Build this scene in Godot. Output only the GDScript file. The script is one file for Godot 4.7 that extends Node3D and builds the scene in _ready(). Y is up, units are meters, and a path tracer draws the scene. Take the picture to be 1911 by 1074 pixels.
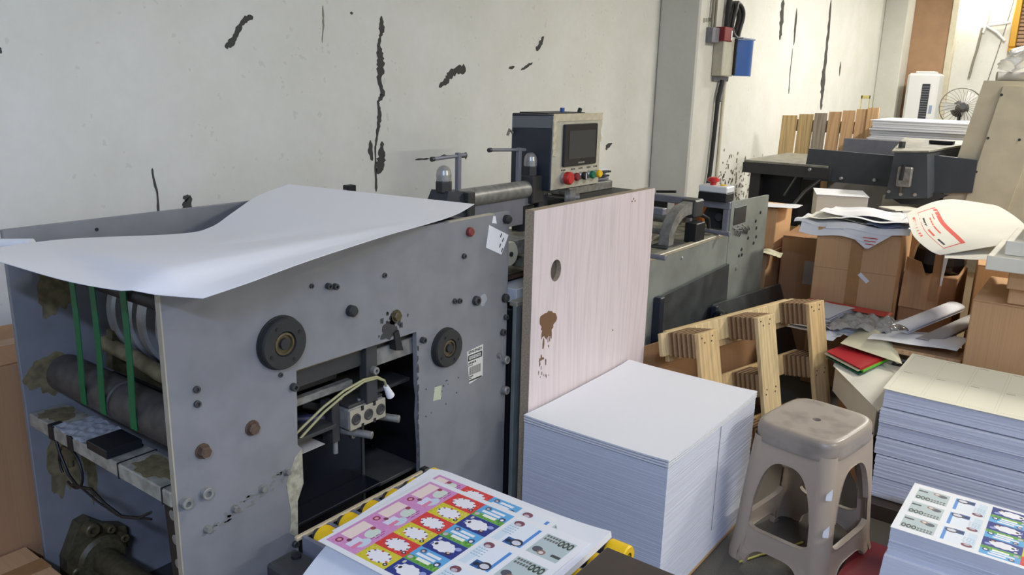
extends Node3D

# ---------------------------------------------------------------- mesh builder
class MB:
	var v := PackedVector3Array()
	var n := PackedVector3Array()
	var uv := PackedVector2Array()
	var xf := Transform3D()
	func tri(a: Vector3, b: Vector3, c: Vector3, na = null, nb = null, nc = null, ua := Vector2.ZERO, ub := Vector2.ZERO, uc := Vector2.ZERO) -> void:
		var pa := xf * a
		var pb := xf * b
		var pc := xf * c
		var fn := (pb - pa).cross(pc - pa)
		if fn.length_squared() < 1e-16:
			return
		fn = fn.normalized()
		v.append(pa); v.append(pc); v.append(pb)
		n.append(fn if na == null else (xf.basis * na).normalized())
		n.append(fn if nc == null else (xf.basis * nc).normalized())
		n.append(fn if nb == null else (xf.basis * nb).normalized())
		uv.append(ua); uv.append(uc); uv.append(ub)
	func quad(a: Vector3, b: Vector3, c: Vector3, d: Vector3, us := []) -> void:
		if us.is_empty():
			tri(a, b, c)
			tri(a, c, d)
		else:
			tri(a, b, c, null, null, null, us[0], us[1], us[2])
			tri(a, c, d, null, null, null, us[0], us[2], us[3])
	func quads(a, b, c, d, na, nb, nc, nd, ua := Vector2.ZERO, ub := Vector2.ZERO, uc := Vector2.ZERO, ud := Vector2.ZERO) -> void:
		tri(a, b, c, na, nb, nc, ua, ub, uc)
		tri(a, c, d, na, nc, nd, ua, uc, ud)
	# box between two corners, chamfered
	func box(lo: Vector3, hi: Vector3, ch := 0.0) -> MB:
		var c := (lo + hi) * 0.5
		var s := (hi - lo).abs() * 0.5
		return cbox(c, s * 2.0, ch)
	func cbox(c: Vector3, size: Vector3, ch := 0.0, b := Basis()) -> MB:
		var s := size * 0.5
		var k: float = min(ch, min(s.x, min(s.y, s.z)) * 0.9)
		var keep := xf
		xf = xf * Transform3D(b, c)
		if k <= 0.0:
			for ax in 3:
				for sg in [-1.0, 1.0]:
					var p := face(ax, sg, s, 0.0)
					quad(p[0], p[1], p[2], p[3])
		else:
			for ax in 3:
				for sg in [-1.0, 1.0]:
					var p := face(ax, sg, s, k)
					quad(p[0], p[1], p[2], p[3])
			for ax in 3:
				var a1 := (ax + 1) % 3
				var a2 := (ax + 2) % 3
				for s1 in [-1.0, 1.0]:
					for s2 in [-1.0, 1.0]:
						var p1 := Vector3.ZERO
						var p2 := Vector3.ZERO
						p1[a1] = s1 * s[a1]; p1[a2] = s2 * (s[a2] - k)
						p2[a1] = s1 * (s[a1] - k); p2[a2] = s2 * s[a2]
						var q1 := p1
						var q2 := p2
						p1[ax] = -(s[ax] - k); p2[ax] = -(s[ax] - k)
						q1[ax] = s[ax] - k; q2[ax] = s[ax] - k
						if s1 * s2 > 0: quad(p1, p2, q2, q1)
						else: quad(p2, p1, q1, q2)
			for sx in [-1.0, 1.0]:
				for sy in [-1.0, 1.0]:
					for sz in [-1.0, 1.0]:
						var a := Vector3(sx * s.x, sy * (s.y - k), sz * (s.z - k))
						var e := Vector3(sx * (s.x - k), sy * s.y, sz * (s.z - k))
						var f := Vector3(sx * (s.x - k), sy * (s.y - k), sz * s.z)
						if sx * sy * sz > 0: tri(a, e, f)
						else: tri(a, f, e)
		xf = keep
		return self
	func face(ax: int, sg: float, s: Vector3, k: float) -> Array:
		var a1 := (ax + 1) % 3
		var a2 := (ax + 2) % 3
		var out := []
		for q in [[-1, -1], [1, -1], [1, 1], [-1, 1]]:
			var p := Vector3.ZERO
			p[ax] = sg * s[ax]
			p[a1] = q[0] * (s[a1] - k)
			p[a2] = q[1] * (s[a2] - k)
			out.append(p)
		if sg < 0: out.reverse()
		return out
	# eight corners: bottom a b c d (counterclockwise seen from above), top e f g h
	func hexa(p: Array) -> MB:
		quad(p[3], p[2], p[1], p[0])
		quad(p[4], p[5], p[6], p[7])
		for i in 4:
			var j := (i + 1) % 4
			quad(p[i], p[j], p[j + 4], p[i + 4])
		return self
	static func frame(d: Vector3) -> Array:
		var u := d.cross(Vector3.UP)
		if u.length() < 0.01: u = d.cross(Vector3.RIGHT)
		u = u.normalized()
		return [u, d.cross(u).normalized()]
	# surface of revolution about the axis from o along d; profile of Vector2(radius, along)
	func lathe(o: Vector3, d: Vector3, prof: Array, seg := 20, smooth := true) -> MB:
		d = d.normalized()
		var fr := frame(d)
		var m := prof.size()
		for i in m - 1:
			var p: Vector2 = prof[i]
			var q: Vector2 = prof[i + 1]
			if p.distance_to(q) < 1e-7: continue
			var t := (q - p).normalized()
			var pn := Vector2(t.y, -t.x)
			for k in seg:
				var a0 := TAU * k / seg
				var a1 := TAU * (k + 1) / seg
				var r0: Vector3 = fr[0] * cos(a0) + fr[1] * sin(a0)
				var r1: Vector3 = fr[0] * cos(a1) + fr[1] * sin(a1)
				var A := o + r0 * p.x + d * p.y
				var B := o + r1 * p.x + d * p.y
				var C := o + r1 * q.x + d * q.y
				var D := o + r0 * q.x + d * q.y
				if smooth:
					var n0 := r0 * pn.x + d * pn.y
					var n1 := r1 * pn.x + d * pn.y
					quads(A, B, C, D, -n0 if false else n0, n1, n1, n0)
				else:
					quad(A, B, C, D)
		return self
	func cyl(a: Vector3, b: Vector3, r: float, seg := 16, r2 := -1.0, bev := 0.0) -> MB:
		var L := a.distance_to(b)
		if r2 < 0: r2 = r
		var pr := [Vector2(0, 0)]
		if bev > 0:
			pr.append_array([Vector2(r - bev, 0), Vector2(r, bev), Vector2(r2, L - bev), Vector2(r2 - bev, L)])
		else:
			pr.append_array([Vector2(r, 0), Vector2(r2, L)])
		pr.append(Vector2(0, L))
		return lathe(a, b - a, pr, seg)
	func hexnut(a: Vector3, d: Vector3, r: float, hgt: float) -> MB:
		return lathe(a, d, [Vector2(0, 0), Vector2(r, 0), Vector2(r, hgt * 0.85), Vector2(r * 0.9, hgt), Vector2(0, hgt)], 6, false)
	func tube(pts: Array, r: float, seg := 8) -> MB:
		var m := pts.size()
		var rings := []
		var nrm := []
		var up := Vector3.ZERO
		for i in m:
			var t: Vector3 = (pts[min(i + 1, m - 1)] - pts[max(i - 1, 0)]).normalized()
			if i == 0: up = frame(t)[0]
			up = (up - t * up.dot(t)).normalized()
			var w := t.cross(up)
			var ring := []
			var nr := []
			for k in seg:
				var a := TAU * k / seg
				var dd := up * cos(a) + w * sin(a)
				nr.append(dd)
				ring.append(pts[i] + dd * r)
			rings.append(ring); nrm.append(nr)
		for i in m - 1:
			for k in seg:
				var j := (k + 1) % seg
				quads(rings[i][k], rings[i][j], rings[i + 1][j], rings[i + 1][k], nrm[i][k], nrm[i][j], nrm[i + 1][j], nrm[i + 1][k])
		for k in range(1, seg - 1):
			tri(rings[0][0], rings[0][k + 1], rings[0][k])
			tri(rings[m - 1][0], rings[m - 1][k], rings[m - 1][k + 1])
		return self
	# polygon in the plane (o, ux, uy), extruded by depth along ux x uy ; points counterclockwise
	func prism(poly: PackedVector2Array, o: Vector3, ux: Vector3, uy: Vector3, depth: float, uvs := false) -> MB:
		if Geometry2D.is_polygon_clockwise(poly) == false:
			pass
		var area := 0.0
		for i in poly.size():
			area += poly[i].cross(poly[(i + 1) % poly.size()])
		if area < 0:
			poly = poly.duplicate()
			poly.reverse()
		var idx := Geometry2D.triangulate_polygon(poly)
		var w := ux.cross(uy).normalized() * depth
		var bb := Rect2(poly[0], Vector2.ZERO)
		for p in poly: bb = bb.expand(p)
		for i in range(0, idx.size(), 3):
			var q := [poly[idx[i]], poly[idx[i + 1]], poly[idx[i + 2]]]
			if (q[1] - q[0]).cross(q[2] - q[0]) < 0:
				q = [q[0], q[2], q[1]]
			var P := []
			var T := []
			for k in 3:
				P.append(o + ux * q[k].x + uy * q[k].y)
				T.append(Vector2((q[k].x - bb.position.x) / bb.size.x, 1.0 - (q[k].y - bb.position.y) / bb.size.y))
			tri(P[0] + w, P[1] + w, P[2] + w, null, null, null, T[0], T[1], T[2])
			tri(P[0], P[2], P[1])
		for i in poly.size():
			var a := poly[i]
			var b := poly[(i + 1) % poly.size()]
			var A := o + ux * a.x + uy * a.y
			var B := o + ux * b.x + uy * b.y
			quad(A, B, B + w, A + w)
		return self
	# thin sheet from a function (u, v in 0..1) -> point; uv on the upper side (v down the picture)
	func sheet(nu: int, nv: int, fn: Callable, th := 0.0008) -> MB:
		var P := []
		for j in nv + 1:
			var row := []
			for i in nu + 1:
				row.append(fn.call(float(i) / nu, float(j) / nv))
			P.append(row)
		var N := []
		for j in nv + 1:
			var row := []
			for i in nu + 1:
				var du: Vector3 = P[j][min(i + 1, nu)] - P[j][max(i - 1, 0)]
				var dv: Vector3 = P[min(j + 1, nv)][i] - P[max(j - 1, 0)][i]
				row.append(du.cross(dv).normalized())
			N.append(row)
		for j in nv:
			for i in nu:
				var a: Vector3 = P[j][i]
				var b: Vector3 = P[j][i + 1]
				var c: Vector3 = P[j + 1][i + 1]
				var d: Vector3 = P[j + 1][i]
				var na: Vector3 = N[j][i]
				var nb: Vector3 = N[j][i + 1]
				var nc: Vector3 = N[j + 1][i + 1]
				var nd: Vector3 = N[j + 1][i]
				var ua := Vector2(float(i) / nu, 1.0 - float(j) / nv)
				var uc := Vector2(float(i + 1) / nu, 1.0 - float(j + 1) / nv)
				quads(a, b, c, d, na, nb, nc, nd, ua, Vector2(uc.x, ua.y), uc, Vector2(ua.x, uc.y))
				quads(a - na * th, d - nd * th, c - nc * th, b - nb * th, -na, -nd, -nc, -nb)
		for i in nu:
			edge(P[0][i + 1], P[0][i], N[0][i + 1], N[0][i], th)
			edge(P[nv][i], P[nv][i + 1], N[nv][i], N[nv][i + 1], th)
		for j in nv:
			edge(P[j][0], P[j + 1][0], N[j][0], N[j + 1][0], th)
			edge(P[j + 1][nu], P[j][nu], N[j + 1][nu], N[j][nu], th)
		return self
	func edge(a: Vector3, b: Vector3, na: Vector3, nb: Vector3, th: float) -> void:
		quad(a, a - na * th, b - nb * th, b)
	func mesh(off: Vector3, m: Material) -> ArrayMesh:
		var vv := v.duplicate()
		if off != Vector3.ZERO:
			for i in vv.size(): vv[i] -= off
		var arr := []
		arr.resize(Mesh.ARRAY_MAX)
		arr[Mesh.ARRAY_VERTEX] = vv
		arr[Mesh.ARRAY_NORMAL] = n
		arr[Mesh.ARRAY_TEX_UV] = uv
		var am := ArrayMesh.new()
		am.add_surface_from_arrays(Mesh.PRIMITIVE_TRIANGLES, arr)
		am.surface_set_material(0, m)
		return am

# ---------------------------------------------------------------- scene helpers
var org := Vector3.ZERO
var used := {}
var M := {}
var rng := RandomNumberGenerator.new()

func V(x: float, y: float, z: float) -> Vector3:
	return Vector3(x, y, z)

func numbered(called: String) -> String:
	if not used.has(called):
		used[called] = 0
		return called
	used[called] += 1
	return "%s_%03d" % [called, used[called]]

func meta(o: Node, label: String, category: String, group := "") -> void:
	o.set_meta("label", label)
	o.set_meta("category", category)
	if group: o.set_meta("group", group)

func thing(called: String, base: Vector3, label: String, category: String, group := "") -> Node3D:
	var o := Node3D.new()
	o.name = numbered(called)
	add_child(o)
	o.position = base
	org = base
	meta(o, label, category, group)
	return o

func part(parent: Node, called: String, mb: MB, m: Material, label := "") -> MeshInstance3D:
	var o := MeshInstance3D.new()
	o.name = called
	o.mesh = mb.mesh(org, m)
	parent.add_child(o, true)
	if label: o.set_meta("label", label)
	return o

func single(called: String, mb: MB, m: Material, label: String, category: String, group := "") -> MeshInstance3D:
	var bb := AABB(mb.v[0], Vector3.ZERO)
	for p in mb.v: bb = bb.expand(p)
	var base := Vector3(bb.get_center().x, bb.position.y, bb.get_center().z)
	var o := MeshInstance3D.new()
	o.name = numbered(called)
	o.mesh = mb.mesh(base, m)
	add_child(o)
	o.position = base
	meta(o, label, category, group)
	return o

func struct(called: String, mb: MB, m: Material, label := "") -> MeshInstance3D:
	var o := MeshInstance3D.new()
	o.name = called
	o.mesh = mb.mesh(Vector3.ZERO, m)
	add_child(o)
	o.set_meta("kind", "structure")
	if label: o.set_meta("label", label)
	org = Vector3.ZERO
	return o

# ---------------------------------------------------------------- textures and materials
func noise_img(freq: float, oct: int, sd: int, lo: float, hi: float, w := 512, h := 512, kind := FastNoiseLite.TYPE_SIMPLEX_SMOOTH) -> Image:
	var f := FastNoiseLite.new()
	f.noise_type = kind
	f.seed = sd
	f.frequency = freq
	f.fractal_octaves = oct
	var im := f.get_seamless_image(w, h)
	im.convert(Image.FORMAT_RGB8)
	var d := im.get_data()
	for i in d.size():
		d[i] = int(clamp(lerp(lo, hi, d[i] / 255.0), 0.0, 1.0) * 255.0)
	return Image.create_from_data(w, h, false, Image.FORMAT_RGB8, d)

func streak_img(sd: int, lo: float, hi: float, along: float, across: float, w := 512, h := 512) -> Image:
	# grain running up the picture (v)
	var f := FastNoiseLite.new()
	f.seed = sd
	f.frequency = 1.0
	f.fractal_octaves = 4
	var im := Image.create(w, h, false, Image.FORMAT_RGB8)
	for y in h:
		for x in w:
			var a := TAU * x / w
			var b := TAU * y / h
			var k := f.get_noise_3d(cos(a) * across, sin(a) * across + sin(b) * along, cos(b) * along)
			var t := lerpf(lo, hi, clampf(k * 0.9 + 0.5, 0, 1))
			im.set_pixel(x, y, Color(t, t, t))
	return im

func tex(im: Image) -> ImageTexture:
	return ImageTexture.create_from_image(im)

var T := {}
func mat(c: Color, rough := 0.6, metal := 0.0, t := "", scale := 1.0, nrm := "", nstr := 0.4, nscale := 0.0) -> StandardMaterial3D:
	var m := StandardMaterial3D.new()
	m.albedo_color = c
	m.roughness = rough
	m.metallic = metal
	if t != "" or nrm != "":
		m.uv1_triplanar = true
		m.uv1_world_triplanar = true
		m.uv1_scale = Vector3.ONE * scale
	if t != "": m.albedo_texture = T[t]
	if nrm != "":
		m.normal_enabled = true
		m.normal_texture = T[nrm]
		m.normal_scale = nstr
	return m

func bump(im: Image, k: float) -> ImageTexture:
	var b := im.duplicate()
	b.bump_map_to_normal_map(k)
	return tex(b)

func rgb(r: int, g: int, b: int) -> Color:
	return Color(r / 255.0, g / 255.0, b / 255.0)

func make_materials() -> void:
	var mott := noise_img(0.012, 5, 3, 0.93, 1.03)
	T.mottle = tex(mott)
	T.mottle_n = bump(noise_img(0.03, 5, 5, 0.2, 0.8), 3.0)
	var fine := noise_img(0.12, 4, 11, 0.8, 1.05)
	T.fine = tex(fine)
	T.fine_n = bump(fine, 4.0)
	T.grime = tex(noise_img(0.014, 6, 21, 0.74, 1.1))
	var ln := streak_img(33, 0.94, 1.02, 0.5, 60.0)
	ln.rotate_90(CLOCKWISE)
	T.lines = tex(ln)
	T.grime2 = tex(noise_img(0.01, 6, 23, 0.86, 1.05))
	T.streak = tex(streak_img(31, 0.94, 1.03, 0.6, 9.0))
	T.wood = tex(streak_img(37, 0.8, 1.08, 0.5, 9.0))
	T.speck = tex(noise_img(0.16, 3, 41, 0.25, 1.3))
	T.card = tex(streak_img(43, 0.96, 1.02, 0.4, 40.0))
	# painted wall: cream coat with grey rub marks and scattered specks
	var wl := Image.create(1024, 1024, false, Image.FORMAT_RGB8)
	var f1 := FastNoiseLite.new(); f1.seed = 77; f1.frequency = 0.0045; f1.fractal_octaves = 5
	var f2 := FastNoiseLite.new(); f2.seed = 78; f2.frequency = 0.03; f2.fractal_octaves = 4
	var g1 := f1.get_seamless_image(1024, 1024)
	var g2 := f2.get_seamless_image(1024, 1024)
	for y in 1024:
		for x in 1024:
			var a := g1.get_pixel(x, y).r
			var b := g2.get_pixel(x, y).r
			var t := 0.975 + (a - 0.5) * 0.035 + (b - 0.5) * 0.02
			if b > 0.80 and a < 0.5: t -= 0.05
			wl.set_pixel(x, y, Color(t, t, t * (0.985 + (a - 0.5) * 0.02)))
	T.wall = tex(wl)
	M.wall = mat(rgb(228, 228, 224), 0.85, 0, "wall", 0.45, "mottle_n", 0.12)
	M.pilaster = mat(rgb(214, 213, 207), 0.85, 0, "wall", 0.6, "mottle_n", 0.1)
	M.ceiling = mat(rgb(205, 205, 200), 0.9, 0, "mottle", 0.5)
	M.crack = mat(rgb(96, 95, 92), 0.95, 0, "speck", 9.0, "fine_n", 0.8)
	M.floor = mat(rgb(112, 106, 96), 0.75, 0, "speck", 5.0, "fine_n", 0.5)
	M.door_brown = mat(rgb(176, 140, 108), 0.6, 0, "mottle", 0.7)
	M.trim_cream = mat(rgb(222, 214, 190), 0.6, 0, "mottle", 1.0)
	M.grey_paint = mat(rgb(131, 132, 135), 0.42, 0.0, "mottle", 1.3, "mottle_n", 0.05)
	M.grey_green = mat(rgb(138, 143, 136), 0.45, 0.0, "grime2", 0.8, "mottle_n", 0.05)
	M.bed = mat(rgb(134, 132, 114), 0.5, 0.0, "grime", 2.0)
	M.bare_edge = mat(rgb(178, 171, 152), 0.4, 0.2, "mottle", 2.0)
	M.steel = mat(rgb(176, 175, 172), 0.3, 0.5, "mottle", 3.0)
	M.steel_dull = mat(rgb(146, 145, 139), 0.4, 0.2, "grime", 3.0)
	M.grey_bar = mat(rgb(124, 125, 134), 0.45, 0.0, "mottle", 2.0)
	M.iron = mat(rgb(62, 62, 62), 0.45, 0.1, "mottle", 3.0)
	M.black = mat(rgb(24, 25, 28), 0.5, 0.0, "mottle", 2.0)
	M.black_gloss = mat(rgb(20, 22, 30), 0.22)
	M.rubber = mat(rgb(46, 46, 45), 0.7, 0.0, "fine", 4.0)
	M.oily = mat(rgb(88, 80, 56), 0.5, 0.1, "grime", 6.0, "fine_n", 0.5)
	M.olive = mat(rgb(128, 116, 84), 0.6, 0.0, "grime", 4.0)
	M.brass = mat(rgb(100, 88, 60), 0.45, 0.2, "grime", 6.0)
	M.beam = mat(rgb(172, 168, 154), 0.55, 0.1, "grime", 2.5)
	M.roller = mat(rgb(84, 79, 74), 0.55, 0.2, "grime", 3.0)
	M.strap = mat(rgb(16, 104, 58), 0.5, 0.0, "mottle", 4.0)
	M.red_cap = mat(rgb(122, 50, 44), 0.5)
	M.rust = mat(rgb(104, 84, 70), 0.6, 0.3, "grime", 8.0)
	M.blackdoor = mat(rgb(72, 77, 78), 0.35, 0.0, "grime", 0.9)
	M.navy_edge = mat(rgb(38, 42, 56), 0.35)
	M.paper = mat(rgb(226, 227, 230), 0.8)
	M.paper_cool = mat(rgb(230, 230, 232), 0.8)
	M.paper_edge = mat(rgb(215, 218, 228), 0.85, 0, "lines", 2.2)
	M.paper_warm = mat(rgb(226, 222, 208), 0.8, 0, "mottle", 0.5)
	M.paper_cream = mat(rgb(228, 223, 190), 0.8, 0, "mottle", 1.0)
	M.paper_grey = mat(rgb(176, 172, 168), 0.8, 0, "mottle", 1.0)
	M.pink = mat(rgb(222, 208, 208), 0.5, 0, "streak", 0.9)
	M.board_edge = mat(rgb(176, 158, 132), 0.8, 0, "fine", 2.0)
	M.chip = mat(rgb(150, 112, 78), 0.9, 0, "speck", 5.0, "fine_n", 0.8)
	M.stool = mat(rgb(172, 156, 138), 0.36)
	M.stool_seat = mat(rgb(156, 144, 131), 0.34, 0, "grime", 2.2)
	M.stool_seat.albedo_texture = tex(noise_img(0.008, 3, 91, 0.84, 1.2))
	M.pine = mat(rgb(222, 190, 136), 0.7, 0, "wood", 0.9, "fine_n", 0.15)
	M.pine_pale = mat(rgb(228, 202, 152), 0.7, 0, "wood", 1.1, "fine_n", 0.15)
	M.pine_grey = mat(rgb(172, 158, 140), 0.75, 0, "wood", 1.0, "fine_n", 0.15)
	M.pine_orange = mat(rgb(222, 180, 134), 0.7, 0, "wood", 0.8, "fine_n", 0.15)
	M.ply_a = mat(rgb(178, 146, 106), 0.85, 0, "fine", 3.0)
	M.ply_b = mat(rgb(112, 84, 58), 0.85, 0, "fine", 3.0)
	M.card = mat(rgb(200, 158, 114), 0.8, 0, "card", 0.6)
	M.card_dark = mat(rgb(172, 130, 92), 0.8, 0, "card", 0.6)
	M.card_pale = mat(rgb(210, 168, 122), 0.8, 0, "card", 0.6)
	M.card_in = mat(rgb(164, 124, 86), 0.85, 0, "card", 0.8)
	M.tape = mat(rgb(172, 128, 82), 0.25, 0, "mottle", 3.0)
	M.cutter_dark = mat(rgb(68, 73, 78), 0.5, 0.0, "mottle", 1.2)
	M.cream_metal = mat(rgb(206, 196, 168), 0.5, 0.0, "mottle", 0.9)
	M.grey_top = mat(rgb(160, 156, 142), 0.5, 0.1, "grime", 1.2)
	M.white_plastic = mat(rgb(224, 226, 226), 0.4)
	M.blue = mat(rgb(52, 92, 160), 0.3)
	M.pale_blue = mat(rgb(146, 160, 186), 0.3)
	M.red = mat(rgb(196, 44, 42), 0.35)
	M.dark_red = mat(rgb(128, 36, 40), 0.4)
	M.red_sheet = mat(rgb(176, 38, 46), 0.35)
	M.green_sheet = mat(rgb(96, 190, 40), 0.4)
	M.teal_sheet = mat(rgb(20, 100, 74), 0.4)
	M.yellow = mat(rgb(240, 196, 30), 0.4)
	M.orange = mat(rgb(206, 118, 50), 0.5, 0, "grime", 4.0)
	M.green = mat(rgb(22, 110, 78), 0.4)
	M.screen = mat(rgb(58, 60, 64), 0.12)
	M.panel_face = mat(rgb(190, 186, 168), 0.45, 0.0, "mottle", 3.0)
	M.box_dark = mat(rgb(46, 51, 60), 0.4, 0.0, "mottle", 2.0)
	M.cable = mat(rgb(22, 22, 24), 0.45)
	M.hose = mat(rgb(160, 156, 116), 0.3)
	M.gold = mat(rgb(196, 150, 60), 0.35, 0.6)
	M.print_red = mat(rgb(214, 84, 70), 0.7)
	M.print_black = mat(rgb(40, 40, 42), 0.7)
	M.brown_board = mat(rgb(66, 56, 50), 0.5, 0, "mottle", 2.0)
	M.mould = mat(rgb(140, 130, 112), 0.95, 0, "speck", 6.0)
	M.smudge = mat(rgb(118, 118, 116), 0.5)
	M.yellow_mark = mat(rgb(226, 214, 140), 0.8, 0, "grime", 3.0)
	M.dust = mat(rgb(150, 146, 132), 0.9, 0, "fine", 4.0)
	M.film = mat(Color(0.86, 0.87, 0.88, 0.34), 0.12)
	M.film_thin = mat(Color(0.8, 0.82, 0.86, 0.07), 0.15)
	M.film_thin.transparency = BaseMaterial3D.TRANSPARENCY_ALPHA
	M.film.transparency = BaseMaterial3D.TRANSPARENCY_ALPHA
	M.bag = mat(rgb(28, 28, 31), 0.22)
	M.fan_blade = mat(rgb(168, 168, 164), 0.4)
	M.wire = mat(rgb(96, 92, 86), 0.4, 0.5)
	M.tape_clear = mat(rgb(206, 196, 172), 0.2, 0, "mottle", 3.0)

# ---------------------------------------------------------------- lamps
func tube_lamp(at: Vector3, length: float, along_x: bool, c: Color, energy: float, label: String) -> void:
	var r := thing("tube_lamp", at, label, "lamp", "ceiling tube lamps")
	var d := Vector3.RIGHT if along_x else Vector3.BACK
	var w := Vector3.BACK if along_x else Vector3.RIGHT
	var hs := d * length * 0.5
	part(r, "housing", MB.new().box(at - hs - w * 0.09 + V(0, 0.03, 0), at + hs + w * 0.09 + V(0, 0.08, 0), 0.01), M.white_plastic)
	var e := StandardMaterial3D.new()
	e.albedo_color = Color(1, 1, 1)
	e.emission_enabled = true
	e.emission = c
	e.emission_energy_multiplier = 3.0
	for s in [-1, 1]:
		part(r, "tube", MB.new().cyl(at - hs * 0.98 + w * 0.05 * s, at + hs * 0.98 + w * 0.05 * s, 0.014, 10), e)
	for s in [-1, 1]:
		part(r, "hanging_rod", MB.new().cyl(at + hs * 0.8 * s + V(0, 0.08, 0), V(at.x + hs.x * 0.8 * s, 3.6, at.z + hs.z * 0.8 * s), 0.004, 6), M.steel)
	var L := AreaLight3D.new()
	L.name = "tube_light"
	L.area_size = Vector2(length, 0.2)
	L.light_energy = energy
	L.light_color = c
	L.area_range = 30.0
	L.area_attenuation = 2.0
	L.shadow_enabled = true
	var b := Basis(d, -Vector3.UP.cross(d) * 0.0 + w, Vector3.UP)
	b = Basis(d, Vector3.UP.cross(d).normalized(), Vector3.UP)
	L.basis = b
	r.add_child(L)
	L.position = V(0, -0.03, 0)

func _ready() -> void:
	rng.seed = 20
	make_materials()
	# camera
	var cam := Camera3D.new()
	cam.name = "camera"
	var yaw := 0.935342
	var pitch := 0.249838
	var roll := 0.025658
	var fw := V(cos(pitch) * sin(yaw), -sin(pitch), -cos(pitch) * cos(yaw))
	var rt := fw.cross(Vector3.UP).normalized()
	var up := rt.cross(fw)
	cam.basis = Basis(cos(roll) * rt + sin(roll) * up, -sin(roll) * rt + cos(roll) * up, -fw)
	cam.position = V(0, 1.55, 0)
	cam.fov = 39.367
	cam.near = 0.05
	cam.far = 60.0
	add_child(cam)
	cam.current = true
	# sky and exposure
	var env := Environment.new()
	env.background_mode = Environment.BG_COLOR
	env.background_color = rgb(190, 205, 225)
	env.tonemap_mode = Environment.TONE_MAPPER_LINEAR
	env.tonemap_exposure = 1.4
	env.sdfgi_enabled = true
	env.ssao_enabled = true
	env.ssil_enabled = true
	var we := WorldEnvironment.new()
	we.name = "world_environment"
	we.environment = env
	add_child(we)
	# lamps that hang from the ceiling
	var cool := rgb(186, 208, 255)
	var warm := rgb(255, 250, 240)
	tube_lamp(V(-1.5, 3.15, 1.3), 0.9, false, cool, 11.0, "twin cool white tube lamp hanging behind the viewer")
	tube_lamp(V(5.7, 3.15, 0.7), 0.9, true, warm, 9.0, "twin warm tube lamp hanging over the paper piles")
	tube_lamp(V(2.6, 2.95, 3.0), 1.5, true, warm, 7.0, "twin warm tube lamp hanging to the right of the viewer")
	tube_lamp(V(1.0, 3.15, -0.3), 0.9, true, rgb(240, 244, 255), 0.9, "twin white tube lamp hanging over the grey-blue machine")
	tube_lamp(V(8.2, 3.1, -1.0), 1.2, true, warm, 6.2, "twin warm tube lamp hanging over the paper cutter")
	tube_lamp(V(10.2, 3.1, -1.1), 1.2, true, warm, 3.6, "twin warm tube lamp hanging near the far wall")
	build_room()
	build_front_machine()
	build_rear_machine()
	build_board_and_stacks()
	build_conveyor()
	build_stool()
	build_pallet()
	build_pile()
	build_far()
	build_wall_gear()

# ---------------------------------------------------------------- the room
func ribbon(p: Array, z: float, jag: float) -> MB:
	# a ragged strip of bare render on the back wall; p = x, y, width, ...
	var mb := MB.new()
	var c := []
	for i in range(0, p.size(), 3):
		c.append(Vector3(p[i], p[i + 1], p[i + 2]))
	var fine := []
	for i in c.size() - 1:
		for k in 5:
			fine.append(c[i].lerp(c[i + 1], k / 5.0))
	fine.append(c[c.size() - 1])
	var L := []
	var R := []
	for i in fine.size():
		var a: Vector3 = fine[max(i - 1, 0)]
		var b: Vector3 = fine[min(i + 1, fine.size() - 1)]
		var d := Vector2(b.x - a.x, b.y - a.y).normalized()
		var nn := Vector2(-d.y, d.x)
		var w: float = fine[i].z * 0.5
		if i == 0 or i == fine.size() - 1: w *= 0.3
		var o := Vector2(fine[i].x, fine[i].y)
		L.append(o + nn * w * (1.0 + rng.randf_range(-jag, jag)))
		R.append(o - nn * w * (1.0 + rng.randf_range(-jag, jag)))
	for i in fine.size() - 1:
		var q := [L[i], R[i], R[i + 1], L[i + 1]]
		var f := []
		var g := []
		for e in q:
			f.append(V(e.x, e.y, z + 0.0015))
			g.append(V(e.x, e.y, z - 0.002))
		mb.quad(f[0], f[1], f[2], f[3])
		mb.quad(g[0], f[0], f[3], g[3])
		mb.quad(f[1], g[1], g[2], f[2])
	return mb

func blob(cx: float, cy: float, rx: float, ry: float, jag: float, cnt: int) -> PackedVector2Array:
	var out := PackedVector2Array()
	for k in cnt:
		var a := TAU * k / cnt
		var f := 1.0 + rng.randf_range(-jag, jag)
		out.append(Vector2(cx + cos(a) * rx * f, cy + sin(a) * ry * f))
	return out

func smear(cx: float, cy: float, rx: float, ry: float, s: float) -> PackedVector2Array:
	# outline of a run of dried glue: smooth lobes, ragged lower edge
	var out := PackedVector2Array()
	for k in 48:
		var a := TAU * k / 48
		var f := 0.9 + 0.13 * sin(3.0 * a + s) + 0.08 * sin(5.0 * a + s * 2.3) + (0.10 * sin(11.0 * a + s * 4.1) if sin(a) < -0.2 else 0.03 * sin(13.0 * a + s))
		out.append(Vector2(cx + cos(a) * rx * f, cy + sin(a) * ry * f))
	return out

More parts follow.
